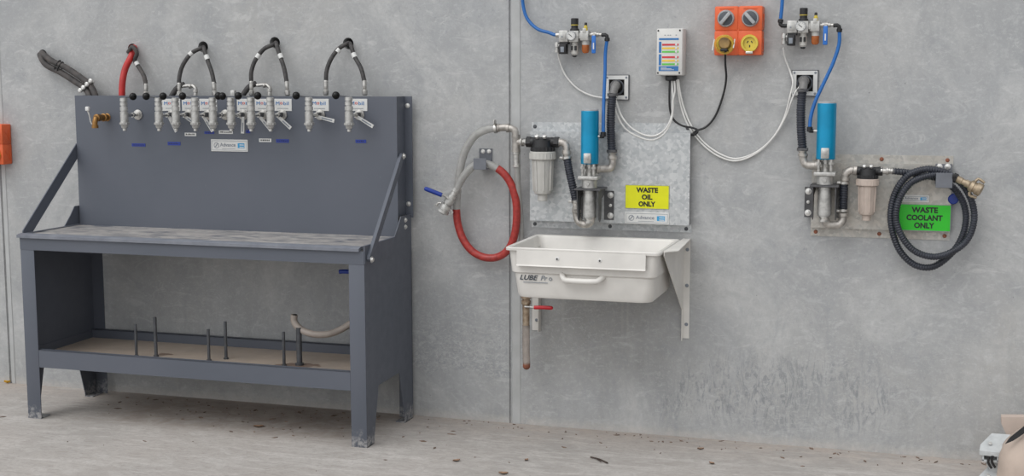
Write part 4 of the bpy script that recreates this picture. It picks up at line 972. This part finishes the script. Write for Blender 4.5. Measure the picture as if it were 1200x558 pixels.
a_, b_ = P(1116, 207, .11), P(1149, 223, .13); d = b_-a_; L = d.length; dn = d.normalized()
m = M(); wrap(m, a_+dn*.012, dn, .0155, .018, .004); m.box(a_+Vector((0, -.03, -.002)), a_+Vector((.016, -.014, .012)), .002); m.build('hose_clip', BLACK, cp)
NICK = mat('tarnished_nickel', (166, 150, 128), .42, .6, var=.2, scale=45)
m = M(); m.lathe(a_, dn, [(L*.15, .012), (L*.16, .015), (L*.34, .015), (L*.36, .0125), (L*.46, .0125), (L*.47, .016), (L*.6, .016), (L*.62, .02), (L*.66, .0255), (L*.76, .027), (L*.77, .022), (L*.84, .022), (L*.85, .027), (L*1.02, .027), (L*1.04, .023), (L*1.05, .02)], 18); m.build('coupling_body', NICK, cp)
m = M(); pd = Vector((-d.z, 0, d.x)).normalized()
for s in (-1, 1):
    c_ = a_+dn*L*.72+pd*s*.026; m.tube([c_, c_+pd*s*.012+dn*.006, c_+pd*s*.008+dn*.036], .006, 8)
m.build('cam_ear', NICK, cp)
# blue knob behind the board edge
c = P(1117, 233, .01); m = M(); m.lathe(c+Vector((0, .0095, 0)), (0, -1, 0), [(0, .016), (.002, .022), (.03, .022), (.034, .018)], 20); m.build('blue_cap', BLUEH, label='dark blue round cap half hidden by the coiled hose at the board edge', cat='cap', loc=c)

# ------------------------------------------------------------------ air preparation units
def make_frl():
    r = thing('air_preparation_unit', 'x', 'air regulator', (0, 0, 0), 'air regulator and lubricator sets on the wall')
    k = .0041; Y = -.055
    def X(u): return (u-673)*k
    def Z(v): return (42-v)*k
    m = M(); m.box((X(657), Y-.03, Z(49)), (X(667.5), Y+.02, Z(36)), .004); m.box((X(659), Y-.033, Z(46)), (X(665), Y-.03, Z(39)), .001); m.box((X(659), -.03, Z(47)), (X(690), -.0005, Z(38)), .002); m.build('valve_block', CAST, r)
    m = M(); m.lathe((X(661), Y-.033, Z(43)), (0, -1, 0), [(0, .004), (.002, .003)], 10); m.build('block_logo', GREYINK, r)
    m = M(); m.box((X(658), Y-.03, Z(51.2)), (X(667), Y+.015, Z(49))); m.box((X(657.5), Y-.034, Z(62)), (X(665.5), Y+.012, Z(51.2)), .003); so = m.build('solenoid', BLACK, r)
    m = M(); m.box((X(659.5), Y-.037, Z(60)), (X(663.5), Y-.034, Z(54)), .001); m.build('solenoid_label', GREYINK, so)
    m = M(); m.lathe((X(654), Y-.01, Z(49)), (0, 0, -1), [(0, .009), (.004, .011), (.022, .011), (.024, .008), (.032, .008), (.033, .011), (.046, .011), (.048, .007)], 14); m.cyl((X(654), Y-.01, Z(52)), (X(658), Y-.01, Z(53)), .008, seg=12); m.build('cable_connector', CAST, r)
    m = M(); m.box((X(668), Y-.024, Z(49)), (X(679), Y+.02, Z(36.5)), .003); rg = m.build('regulator_body', CAST, r)
    m = M(); m.lathe((X(673.4), Y, Z(36.5)), (0, 0, 1), [(0, .021), (.006, .021), (.012, .016), (.024, .0155), (.025, .017), (.054, .017), (.056, .015)], 20); m.build('regulator_knob', BLACK, rg)
    m = M(); m.lathe((X(673.4), Y, Z(30.6)), (0, 0, 1), [(0, .0175), (.003, .0175)], 20); m.build('yellow_band', YELL, rg)
    m = M(); m.lathe((X(671.5), Y-.024, Z(42)), (0, -1, 0), [(0, .021), (.012, .022), (.014, .021)], 28); gg = m.build('gauge_case', LGREY, r)
    m = M(); m.lathe((X(671.5), Y-.0375, Z(42)), (0, -1, 0), [(0, .0185), (.001, .0185)], 28); m.build('gauge_face', LABEL, gg)
    m = M(); g0 = Vector((X(671.5), Y-.0395, Z(42))); m.tube([g0+Vector((-.010, 0, .008)), g0+Vector((.006, 0, -.005))], .0012, 6, smooth=False)
    for t in range(9):
        an = math.radians(-40+t*32.5); dd = Vector((math.cos(an), 0, math.sin(an))); m.tube([g0+dd*.0135, g0+dd*.0168], .0007, 4, smooth=False)
    m.build('gauge_needle', INK, gg)
    m = M(); m.lathe((X(673.4), Y, Z(49)), (0, 0, -1), [(0, .014), (.012, .014), (.014, .017), (.020, .017), (.022, .0165), (.052, .0165), (.060, .010)], 20); bw = m.build('water_bowl', BOWL, r)
    m = M(); m.lathe((X(673.4), Y, Z(63)), (0, 0, -1), [(0, .011), (.006, .011), (.010, .006)], 14); m.build('drain_tip', BLACK, bw)
    m = M(); m.box((X(670.2), Y-.0185, Z(58)), (X(672.6), Y-.010, Z(53))); m.box((X(674.2), Y-.0185, Z(58)), (X(676.6), Y-.010, Z(53))); m.build('bowl_guard', BLACK, bw)
    m = M(); m.box((X(681), Y-.026, Z(47.5)), (X(690.5), Y+.02, Z(36.5)), .003); m.box((X(679), Y-.015, Z(45)), (X(681), Y+.01, Z(39))); m.box((X(684), Y-.028, Z(39)), (X(688), Y-.025, Z(34)), .001); lu = m.build('lubricator_head', CAST, r)
    m = M(); m.lathe((X(686), Y, Z(36.5)), (0, 0, 1), [(0, .009), (.016, .009), (.018, .007), (.026, .006), (.036, .004)], 12); m.build('drip_dome', YELL, lu)
    m = M(); m.lathe((X(686), Y, Z(30.6)), (0, 0, 1), [(0, .0065), (.006, .0065), (.012, .005)], 12); m.build('dome_screw', BLACK, lu)
    m = M(); m.lathe((X(686), Y, Z(47.5)), (0, 0, -1), [(0, .017), (.018, .0165), (.0185, .0165)], 20); lb = m.build('oil_bowl', BOWL, r)
    m = M(); m.lathe((X(686), Y, Z(52)), (0, 0, -1), [(0, .0168), (.028, .0168), (.036, .012), (.038, .006)], 20); m.build('oil_fill', AMBER, lb)
    m = M(); m.lathe((X(690.5), Y, Z(41)), (1, 0, 0), [(0, .007), (.008, .007), (.009, .011), (.018, .011), (.019, .013), (.032, .013), (.033, .010), (.044, .010), (.045, .007), (.06, .007)], 14); m.lathe((X(696.5), Y-.006, Z(41)), (0, -1, 0), [(0, .007), (.018, .006)], 12); m.build('ball_valve', STEEL, r)
    m = M(); m.box((X(694.3), Y-.028, Z(61.5)), (X(699), Y-.021, Z(42)), .0034, seg=3); m.box((X(695.6), Y-.0295, Z(58)), (X(697.8), Y-.027, Z(49)), .001, seg=1); hd = m.build('valve_handle', BLUEL, r, label='blue handle')
    m = M(); m.box((X(696), Y-.0305, Z(57)), (X(697.4), Y-.0294, Z(50))); m.build('small_print', LABEL, hd)
    m = M(); a_ = Vector((X(704), Y, Z(41.5))); m.tube([a_, a_+Vector((.016, 0, .001)), a_+Vector((.024, 0, -.004)), a_+Vector((.026, 0, -.022))], .0088, 12); m.lathe(a_+Vector((.026, 0, -.012)), (0, 0, -1), [(0, .0085), (.002, .012), (.014, .012), (.016, .009)], 12); m.build('outlet_elbow', BLACK, r)
    return r
frl = make_frl(); c1 = P(673, 42, .055); frl.location = (c1.x, 0, c1.z); frl['label'] = 'air regulator set with blue-handled valve, left of the white controller'
c2 = P(941, 31, .055); frl2 = dup(frl, (c2.x, 0, c2.z), 'air regulator set with blue-handled valve at the right, above the coolant board')
def fpt(c, u, v, d): return Vector((c.x+(u-673)*.0041, -d, c.z+(42-v)*.0041))
o1 = fpt(c1, 710.3, 47.5, .055); o2 = fpt(c2, 710.3, 47.5, .055); i1 = fpt(c1, 657, 41, .055); i2 = fpt(c2, 657, 41, .055)
def vhose(label, pts, r=.0078):
    m = M(); m.tube(pts, r, 10); m.build('air_hose', BLUE, label=label, cat='hose', group='blue air hoses', loc=pts[0])
vhose('blue air hose curving from the top edge into the left air unit', [P(610, -60, .03), P(612, -20, .03), P(613, 6, .03), P(618, 22, .035), P(630, 34, .045), P(644, 38.5, .053), i1+Vector((-.03, 0, .002)), i1+Vector((-.012, 0, 0))])
m = M(); m.lathe(i1+Vector((-.022, 0, 0)), (1, 0, 0), [(0, .008), (.002, .0105), (.012, .0105), (.022, .009)], 12); m.build('push_fitting', STEEL, frl)
vhose('blue air hose dropping from the left air unit to the oil pump', [o1+Vector((0, 0, .004)), P(709.6, 60, .057), P(709, 85, .07), P(707.5, 120, .1), P(707, 145, .13), P(707, 157, PDp)])
vhose('blue air hose coming down from the top edge into the right air unit', [P(917, -60, .03), P(917, -20, .04), P(916.5, 5, .05), i2+Vector((-.03, 0, .03))])
m = M(); e_ = i2+Vector((-.03, 0, .0)); m.tube([e_+Vector((0, 0, .024)), e_+Vector((0, 0, .006)), e_+Vector((.006, 0, 0)), e_+Vector((.032, 0, 0))], .0088, 12); m.lathe(e_+Vector((0, 0, .028)), (0, 0, -1), [(0, .009), (.002, .012), (.014, .012), (.016, .009)], 12); m.build('inlet_elbow', BLACK, frl2)
vhose('blue air hose bowing from the right air unit to the coolant pump', [o2+Vector((0, 0, .004)), P(983.5, 50, .057), P(977, 72, .07), P(966, 96, .09), P(955, 120, .11), P(950, 138, .12), P(949, 150, .125)])

# ------------------------------------------------------------------ white tray
ZR = .925
def rr(x0, y0, x1, y1, z, r, n=6):
    out = []
    for cx_, cy2, a0 in ((x1-r, y1-r, 0), (x0+r, y1-r, 90), (x0+r, y0+r, 180), (x1-r, y0+r, 270)):
        for k in range(n+1):
            t = math.radians(a0+90*k/n); out.append(Vector((cx_+r*math.cos(t), cy2+r*math.sin(t), z)))
    return out
fl_, fr_, br_, bl_ = PZ(597, 290, ZR), PZ(775, 297.5, ZR), PZ(796, 277, ZR), PZ(632, 272, ZR)
tx0, tx1 = -.02+.0, .665; ty0, ty1 = -.42, -.045
TX0, TX1 = .014, .692; TY0 = -.534; TY1 = -.048
ZB_ = P(690, 353.5, -TY0-.044).z-ZR; ZL = -.112
tray = thing('drain_tray', 'white plastic drain tray with front handle mounted under the oil board', 'drain tray', ((TX0+TX1)/2, 0, .68))
m = M()
o_ = [(0, ZR-.012, .0), (.002, ZR, .0), (-.018, ZR+.001, .0)]
rings = [rr(TX0, TY0, TX1, TY1, ZR-.012, .022), rr(TX0-.001, TY0-.001, TX1+.001, TY1, ZR-.002, .023), rr(TX0+.003, TY0+.003, TX1-.003, TY1-.003, ZR+.002, .020), rr(TX0+.018, TY0+.018, TX1-.018, TY1-.018, ZR, .025),
         rr(TX0+.024, TY0+.024, TX1-.024, TY1-.024, ZR-.010, .03), rr(TX0+.034, TY0+.034, TX1-.034, TY1-.034, ZR+ZL+.007, .035), rr(TX0+.040, TY0+.040, TX1-.040, TY1-.040, ZR+ZL, .035), rr(TX0+.048, TY0+.05, TX1-.05, TY1-.05, ZR+ZB_+.010, .04), rr(TX0+.08, TY0+.08, TX1-.08, TY1-.08, ZR+ZB_+.006, .03)]
outer = [rr(TX0+.075, TY0+.075, TX1-.075, TY1-.075, ZR+ZB_-.001, .035), rr(TX0+.042, TY0+.044, TX1-.044, TY1-.044, ZR+ZB_+.006, .045), rr(TX0+.036, TY0+.036, TX1-.036, TY1-.036, ZR+ZB_+.022, .045), rr(TX0+.028, TY0+.028, TX1-.028, TY1-.028, ZR+ZL-.004, .04), rr(TX0+.018, TY0+.018, TX1-.018, TY1-.018, ZR+ZL+.004, .04), rr(TX0+.012, TY0+.012, TX1-.012, TY1-.012, ZR-.016, .022), rr(TX0, TY0, TX1, TY1, ZR-.012, .022)]
m.loft(outer+rings[1:], cap=True)
m.build('tub', WHITE, tray, ang=40)
fx0, fx1 = P(606, 300, -TY0).x, P(757, 305, -TY0).x
m = M(); m.prism([(TY0-.003, ZR-.008), (TY0-.006, ZR-.008), (TY0-.009, ZR-.070), (TY0-.016, ZR-.075), (TY0+.013, ZR-.075), (TY0+.013, ZR-.071), (TY0-.005, ZR-.068)], 'x', fx0, fx1); m.build('front_rail', WHITE, tray)
m = M()
for u in (653, 703): 
    q = P(u, 302, -TY0+.008); m.lathe((q.x, TY0-.006, ZR-.040), (0, -1, 0), [(0, .009), (.003, .009), (.004, .0055), (.006, .0055)], 14)
m.build('rail_bolt', LABEL, tray)
m = M()
for u in (653, 703): q = P(u, 302, -TY0+.008); m.lathe((q.x, TY0-.012, ZR-.040), (0, -1, 0), [(0, .004), (.001, .004)], 10)
m.build('bolt_bore', INK, tray)
yh = TY0+.030
h0, h1 = P(659, 325, -yh), P(707, 328, -yh); hz = P(683, 329, -yh+.03).z
m = M(); m.tube([(h0.x, yh+.004, hz+.02), (h0.x+.004, yh-.018, hz+.014), (h0.x+.018, yh-.032, hz), (h0.x+.04, yh-.034, hz-.002), (h1.x-.04, yh-.034, hz-.002), (h1.x-.018, yh-.032, hz), (h1.x-.004, yh-.018, hz+.010), (h1.x, yh+.004, hz+.014)], .0125, 14); m.build('handle', WHITE, tray)
lg = P(620, 325.5, -yh)
m = M(); m.text('LUBE', (lg.x, yh-.003, lg.z+.001), .030, .082, bold=.0005, shear=.3); m.build('lettering', mat('dark_grey_print', (70, 76, 84), .5), tray)
m = M(); m.text('Pr', (lg.x+.068, yh-.003, lg.z+.001), .03, .030, bold=.0002, shear=.3)
c_ = Vector((lg.x+.097, yh-.003, lg.z-.002))
for k in range(8):
    t = 2*PI*k/8; m.box(c_+Vector((math.cos(t)*.006-.0018, -.0004, math.sin(t)*.006-.0018)), c_+Vector((math.cos(t)*.006+.0018, .0004, math.sin(t)*.006+.0018)))
m.box((lg.x-.025, yh-.0034, lg.z-.021), (lg.x+.085, yh-.0026, lg.z-.018)); m.build('lettering', GREYINK, tray)
m = M()
for z_, yy in ((-.045, -.1), (-.05, -.27)): m.lathe((TX0+.028, yy, ZR+z_), (1, 0, 0), [(0, .008), (.004, .007)], 10)
m.build('inner_bolt', BOLT, tray)
# wall brackets
def bracket(label, xs, s):
    r = thing('tray_bracket', label, 'bracket', (xs, 0, .463), 'white wall brackets of the drain tray')
    m = M(); x1_ = xs; x0_ = xs-.034
    m.box((x0_, -.005, .465), (x1_, -.0005, .924))
    m.prism([(-.003, .465), (-.020, .455), (-.022, .60), (-.47, .905), (-.47, .921), (-.003, .921)], 'x', x0_+.001, x0_+.005)
    m.prism([(x0_+.001, -.003), (x1_+.001, -.003), (x1_+.022, -.42), (x0_+.014, -.47), (x0_+.001, -.47)], 'z', .921, .925)
    m.build('angle_plate', WHITE, r)
    m = M()
    for z in (.875, .71, .53): bolt(m, ((x0_+x1_)/2+.004, -.005, z), .0055, .005)
    m.build('fixing_screw', GREYINK, r)
bracket('white steel bracket carrying the right end of the drain tray', .729, 1)
xb = P(638, 370).x
r = thing('tray_bracket', 'white steel bracket under the left end of the drain tray, beside the red lever', 'bracket', (xb, 0, .47), 'white wall brackets of the drain tray')
xl, xr_ = P(624, 380).x, P(637, 380).x; zb_ = P(630, 387).z
m = M(); m.box((xl, -.005, zb_), (xr_-.012, -.0005, .9)); m.box((xr_-.016, -.045, zb_-.0), (xr_-.012, -.003, .66)); m.build('angle_plate', WHITE, r)
m = M(); bolt(m, ((xl+xr_)/2-.006, -.005, P(630, 375).z), .005, .004); m.build('fixing_screw', GREYINK, r)

# tray outlet valve with red lever, clear tube
vx = P(616.5, 365, .12)
dv = thing('drain_valve', 'small valve with red lever under the left end of the tray', 'valve', P(616.5, 385, .12))
zt_ = ZR+ZB_-.002; zb_ = P(617, 384, .12).z
m = M(); m.lathe((vx.x, -.12, zt_), (0, 0, -1), [(0, .020), (.014, .020), (.016, .016), (.026, .016), (.028, .022), (.04, .024), (.062, .024), (.064, .018), (.072, .018), (.074, .022), (.09, .022), (.092, .017), (zt_-zb_, .016)], 16); m.build('valve_body', mat('tarnished_bronze', (176, 160, 140), .5, .4, var=.25, scale=50, col2=(120, 96, 74)), dv)
m = M(); e1, e2 = P(627, 360.5, .15), P(646, 361, .16); m.tube([Vector((vx.x, -.14, e1.z)), e1], .005, 8, smooth=False); m.build('lever_stem', STEEL, dv)
m = M(); m.tube([e1+Vector((-.003, 0, 0)), e1.lerp(e2, .5)+Vector((0, 0, .001)), e2], .0088, 12, step=.01); m.sph(e2, .0088, 12); m.build('lever_grip', REDG, dv, label='red lever grip')
te = P(617, 432, .12)
ct = thing('outlet_tube', 'dull clear tube hanging from the red-levered valve with rusty residue at its end', 'tube', te)
m = M(); m.tube([(vx.x, -.12, zb_+.012), (vx.x, -.12, (zb_+te.z)/2), (te.x, -.12, te.z+.02)], .0175, 16); m.build('tube_wall', TUBEC, ct)
m = M(); m.lathe((te.x, -.12, te.z+.026), (0, 0, -1), [(0, .0176), (.02, .0172), (.028, .011), (.031, .004)], 16); m.build('residue', BROWN, ct)

# ------------------------------------------------------------------ items at the lower right corner
c = PZ(1163, 556, 0)
D1 = .22
def wc(label, top, d, s, loc):   # white moulded plastic clamp
    r = thing('plastic_clamp', label, 'clamp', loc, 'white plastic clamps in the lower right corner')
    return r
# stacked white plastic fittings
for i, (uo, vo, d, lab) in enumerate(((0, 0, .30, 'white moulded plastic bracket leaning on the beige canvas, upper one'), (-2, 37, .34, 'white moulded plastic bracket at the bottom edge, lower one'))):
    top = [P(1148+uo, 518+vo, d), P(1161+uo, 509+vo, d), P(1186+uo, 511+vo, d), P(1178+uo, 521+vo, d+.02), P(1170+uo, 526+vo, d+.03), P(1148+uo, 523+vo, d+.02)]
    pts = [(p_.x, p_.z) for p_ in top]
    r = thing('plastic_bracket', lab, 'bracket', P(1165+uo, 540+vo, d), 'white plastic brackets in the lower right corner')
    A_, B_ = P(1147.5+uo, 520+vo, d), P(1188+uo, 511+vo, d)
    zb0, zt0 = P(1150+uo, 528+vo, d).z, P(1160+uo, 512+vo, d).z
    m = M()
    # sloping lid: slab that rises towards the wall
    lid = [Vector((A_.x, -d-.05, zb0+.012)), Vector((A_.x+.004, -d-.02, zb0+.03)), Vector((A_.x+.05, -d+.06, zt0)), Vector((B_.x+.02, -d+.06, zt0)), Vector((B_.x+.02, -d-.05, zb0+.008))]
    lo = [p_-Vector((0, 0, .018)) for p_ in lid]
    m.loft([lo, lid]); m.build('lid', WPL2, r)
    m = M(); m.lathe(lid[1].lerp(lid[4], .25)+Vector((.0, .01, .012)), (0, -.4, .9), [(0, .008), (.003, .008), (.004, .004)], 12); m.build('lid_screw', BOLT, r)
    m = M()
    x0_, x1_ = A_.x+.012, B_.x+.015
    for k, (f0, f1) in enumerate(((0, .05), (.42, .52), (.95, 1.0))): m.box((x0_+(x1_-x0_)*f0, -d-.045, zb0-.03), (x0_+(x1_-x0_)*f1, -d+.02, zb0+.0))
    m.box((x0_, -d-.045, zb0-.034), (x1_, -d+.02, zb0-.026)); m.box((x0_, -d+.012, zb0-.03), (x1_, -d+.02, zb0+.0))
    m.build('slotted_body', WPL2, r)
    m = M(); m.prism([(x0_+.01, zb0-.034), (x1_, zb0-.034), (x1_, zb0-.10 if i == 0 else .0), (x0_+.05, zb0-.10 if i == 0 else .0), (x0_+.03, zb0-.07 if i == 0 else .03)], 'y', -d-.02, -d+.015); m.build('foot', WPL2, r)
    if i == 0:
        m = M(); q = [P(1159, 535, d+.05), P(1158, 542, d+.05), P(1162, 549, d+.05)]; m.tube(q, .005, 8); m.tube([p_+Vector((.014, 0, .004)) for p_ in q], .005, 8); m.build('cable_loop', BLACK, r)
# beige canvas sack and board behind it
bd = .17
pts = [P(1173.5, 489, bd), P(1260, 489.5, bd), P(1260, 640, bd), P(1187, 640, bd), P(1184, 519, bd), P(1173.5, 497, bd)]
m = M(); poly = [(p_.x, max(p_.z, .0)) for p_ in pts]
m.prism([(poly[0][0], poly[0][1]), (poly[1][0], poly[1][1]), (poly[1][0], 0), (poly[4][0], 0), (poly[4][0], poly[4][1]), (poly[5][0], poly[5][1])], 'y', -bd, -bd+.05)
m.build('beige_board', CANV2, label='flat-topped beige board standing behind the canvas sack', cat='board', loc=(poly[0][0], -bd, 0))
sk = P(1205, 545, .36)
m = M(); x0s = P(1169, 545, .36).x; x1s = x0s+.36; zt = P(1200, 503, .36).z
N = 28; rings = []
for j in range(13):
    f_ = j/12; ring = []
    for k in range(N):
        t = 2*PI*k/N; ce = abs(math.cos(t))**.7*math.copysign(1, math.cos(t)); se = abs(math.sin(t))**.8*math.copysign(1, math.sin(t))
        sh = (1-max(0, (f_-.35)/.65)**2.6*.50)
        xx = (x0s+x1s)/2+ce*(x1s-x0s)/2*sh; yy = -.36+se*.11*sh
        z = zt*f_
        nz = mnoise.noise(Vector((xx*9, yy*9, z*9)))*.010+.004*math.sin(t*11+z*3)
        ring.append(Vector((xx+nz, yy-nz, z)))
    rings.append(ring)
m.loft(rings); sack = m.build('canvas_sack', CANV, label='slumped beige canvas sack at the lower right corner', cat='sack', loc=((x0s+x1s)/2, -.36, 0), ang=80)
a_, b_ = P(1178, 520.5, .455), P(1225, 486, .40)
m = M(); d = (b_-a_).normalized(); n = Vector((-d.z, 0, d.x))
q = [a_, a_+d*.03+n*.009, b_+n*.016, b_-n*.016, a_+d*.035-n*.009]; m.loft([q, [p_+Vector((0, .008, 0)) for p_ in q]])
m.build('black_bar', BLACK, label='black pointed bar lying across the canvas sack', cat='bar', loc=a_)

# ------------------------------------------------------------------ litter
def leaf(u, v, s, mt, label, name='dry_leaf', group=None, rot=0, curl=.3):
    p = PZ(u, v, 0); m = M(); n = 7; R = Matrix.Rotation(rot, 3, 'Z'); top = []; bot = []
    L = []
    for i in range(n):
        f_ = i/(n-1); w_ = math.sin(PI*min(1, f_*1.02+.02))**.8*s*.32
        for k in (-1, 0, 1): L.append((s*(f_-.5), k*w_, curl*s*(.35*abs(k)+.5*abs(f_-.5))))
    vs = [m.bm.verts.new(R @ Vector(q)+p+Vector((0, 0, .0035))) for q in L]; v2 = [m.bm.verts.new(x.co-Vector((0, 0, .0016))) for x in vs]
    for i in range(n-1):
        for k in (0, 1):
            a0, a1, a2, a3_ = i*3+k, i*3+k+1, (i+1)*3+k+1, (i+1)*3+k
            m.bm.faces.new((vs[a0], vs[a1], vs[a2], vs[a3_])); m.bm.faces.new((v2[a3_], v2[a2], v2[a1], v2[a0]))
    return m.build(name, mt, label=label, cat='leaf', group=group, loc=p)
leaf(8.5, 449.5, .035, LEAFY, 'small yellow leaf on the floor at the foot of the wall, far left', 'yellow_leaf', rot=.3, curl=.7)
leaf(535, 541, .035, LEAFB, 'curled brown leaf on the floor below the red hose loop', rot=.8)
leaf(590, 556, .04, LEAFB, 'dark brown leaf at the bottom edge below the wall joint', rot=.2)
leaf(617, 540, .025, LEAFB, 'tiny brown leaf on the floor just right of the wall joint', rot=1.2)
leaf(821, 527, .03, LEAFB, 'tiny brown leaf on the floor near the wall below the right tray bracket', rot=.4)
leaf(303, 501, .045, LEAFB, 'brown leaf on the floor under the middle of the bench', rot=.5)
leaf(834, 544, .03, LEAFB, 'thin brown leaf on the floor right of the long twig', rot=2.6)
a_, b_ = PZ(692, 537, 0), PZ(712, 544, 0)
m = M(); m.tube([a_+Vector((0, 0, .005)), a_.lerp(b_, .45)+Vector((0, .008, .006)), b_+Vector((0, 0, .005))], .0035, 6); m.tube([a_.lerp(b_, .3)+Vector((0, .004, .006)), a_.lerp(b_, .55)+Vector((.01, -.02, .005))], .002, 5, smooth=False)
m.build('twig', TWIG, label='long dark twig on the floor below the tray', cat='twig', loc=a_)
m = M(); rnd = random.Random(3)
for k in range(230):
    z = rnd.random()
    if z < .42: x = rnd.uniform(-2.2, -.75); y = -abs(rnd.gauss(0, .22))-.06
    elif z < .85: x = rnd.uniform(-.6, 2.6); y = -abs(rnd.gauss(0, .12))-.02
    else: x = rnd.uniform(-3, 2.6); y = rnd.uniform(-1.0, -.1)
    if x > 1.75 and y < -.1: continue
    s = rnd.uniform(.003, .010) if rnd.random() < .85 else rnd.uniform(.012, .022)
    an = rnd.uniform(0, PI); d = Vector((math.cos(an), math.sin(an), 0))*s; n = Vector((-d.y, d.x, 0))*rnd.uniform(.15, .5)
    c = Vector((x, y, .0005)); q = [c-d, c-n, c+d, c+n]; tp = [p_+Vector((0, 0, rnd.uniform(.001, .004))) for p_ in q]
    m.loft([q, tp])
m.build('leaf_litter', CRUMB, label='scattered crumbs of dry leaf and grit on the floor', cat='litter', kind='stuff')

# ------------------------------------------------------------------ light: open sky in front of the wall
w_ = bpy.data.worlds.new('sky'); bpy.context.scene.world = w_; w_.use_nodes = True; t = w_.node_tree
bg = t.nodes['Background']; tc = t.nodes.new('ShaderNodeTexCoord'); dp = t.nodes.new('ShaderNodeVectorMath'); dp.operation = 'DOT_PRODUCT'
LD = Vector((-.36, -.50, .78)).normalized(); dp.inputs[1].default_value = LD
t.links.new(tc.outputs['Generated'], dp.inputs[0])
mr = t.nodes.new('ShaderNodeMapRange'); mr.inputs['From Min'].default_value = -.35; mr.inputs['From Max'].default_value = 1; mr.inputs['To Min'].default_value = .0; mr.inputs['To Max'].default_value = 1.68
t.links.new(dp.outputs['Value'], mr.inputs['Value']); t.links.new(mr.outputs[0], bg.inputs['Strength']); bg.inputs['Color'].default_value = (.97, .985, 1, 1)
sd = bpy.data.lights.new('sun', 'SUN'); sd.energy = .9; sd.angle = math.radians(38); sd.color = (1, .985, .96)
so = bpy.data.objects.new('sun', sd); C.objects.link(so); so.rotation_euler = (Vector((.27, .58, -.77))).to_track_quat('-Z', 'Y').to_euler()
vs = bpy.context.scene.view_settings; vs.view_transform = 'Standard'; vs.look = 'None'; vs.exposure = -.09; vs.gamma = 1; vs.use_curve_mapping = False
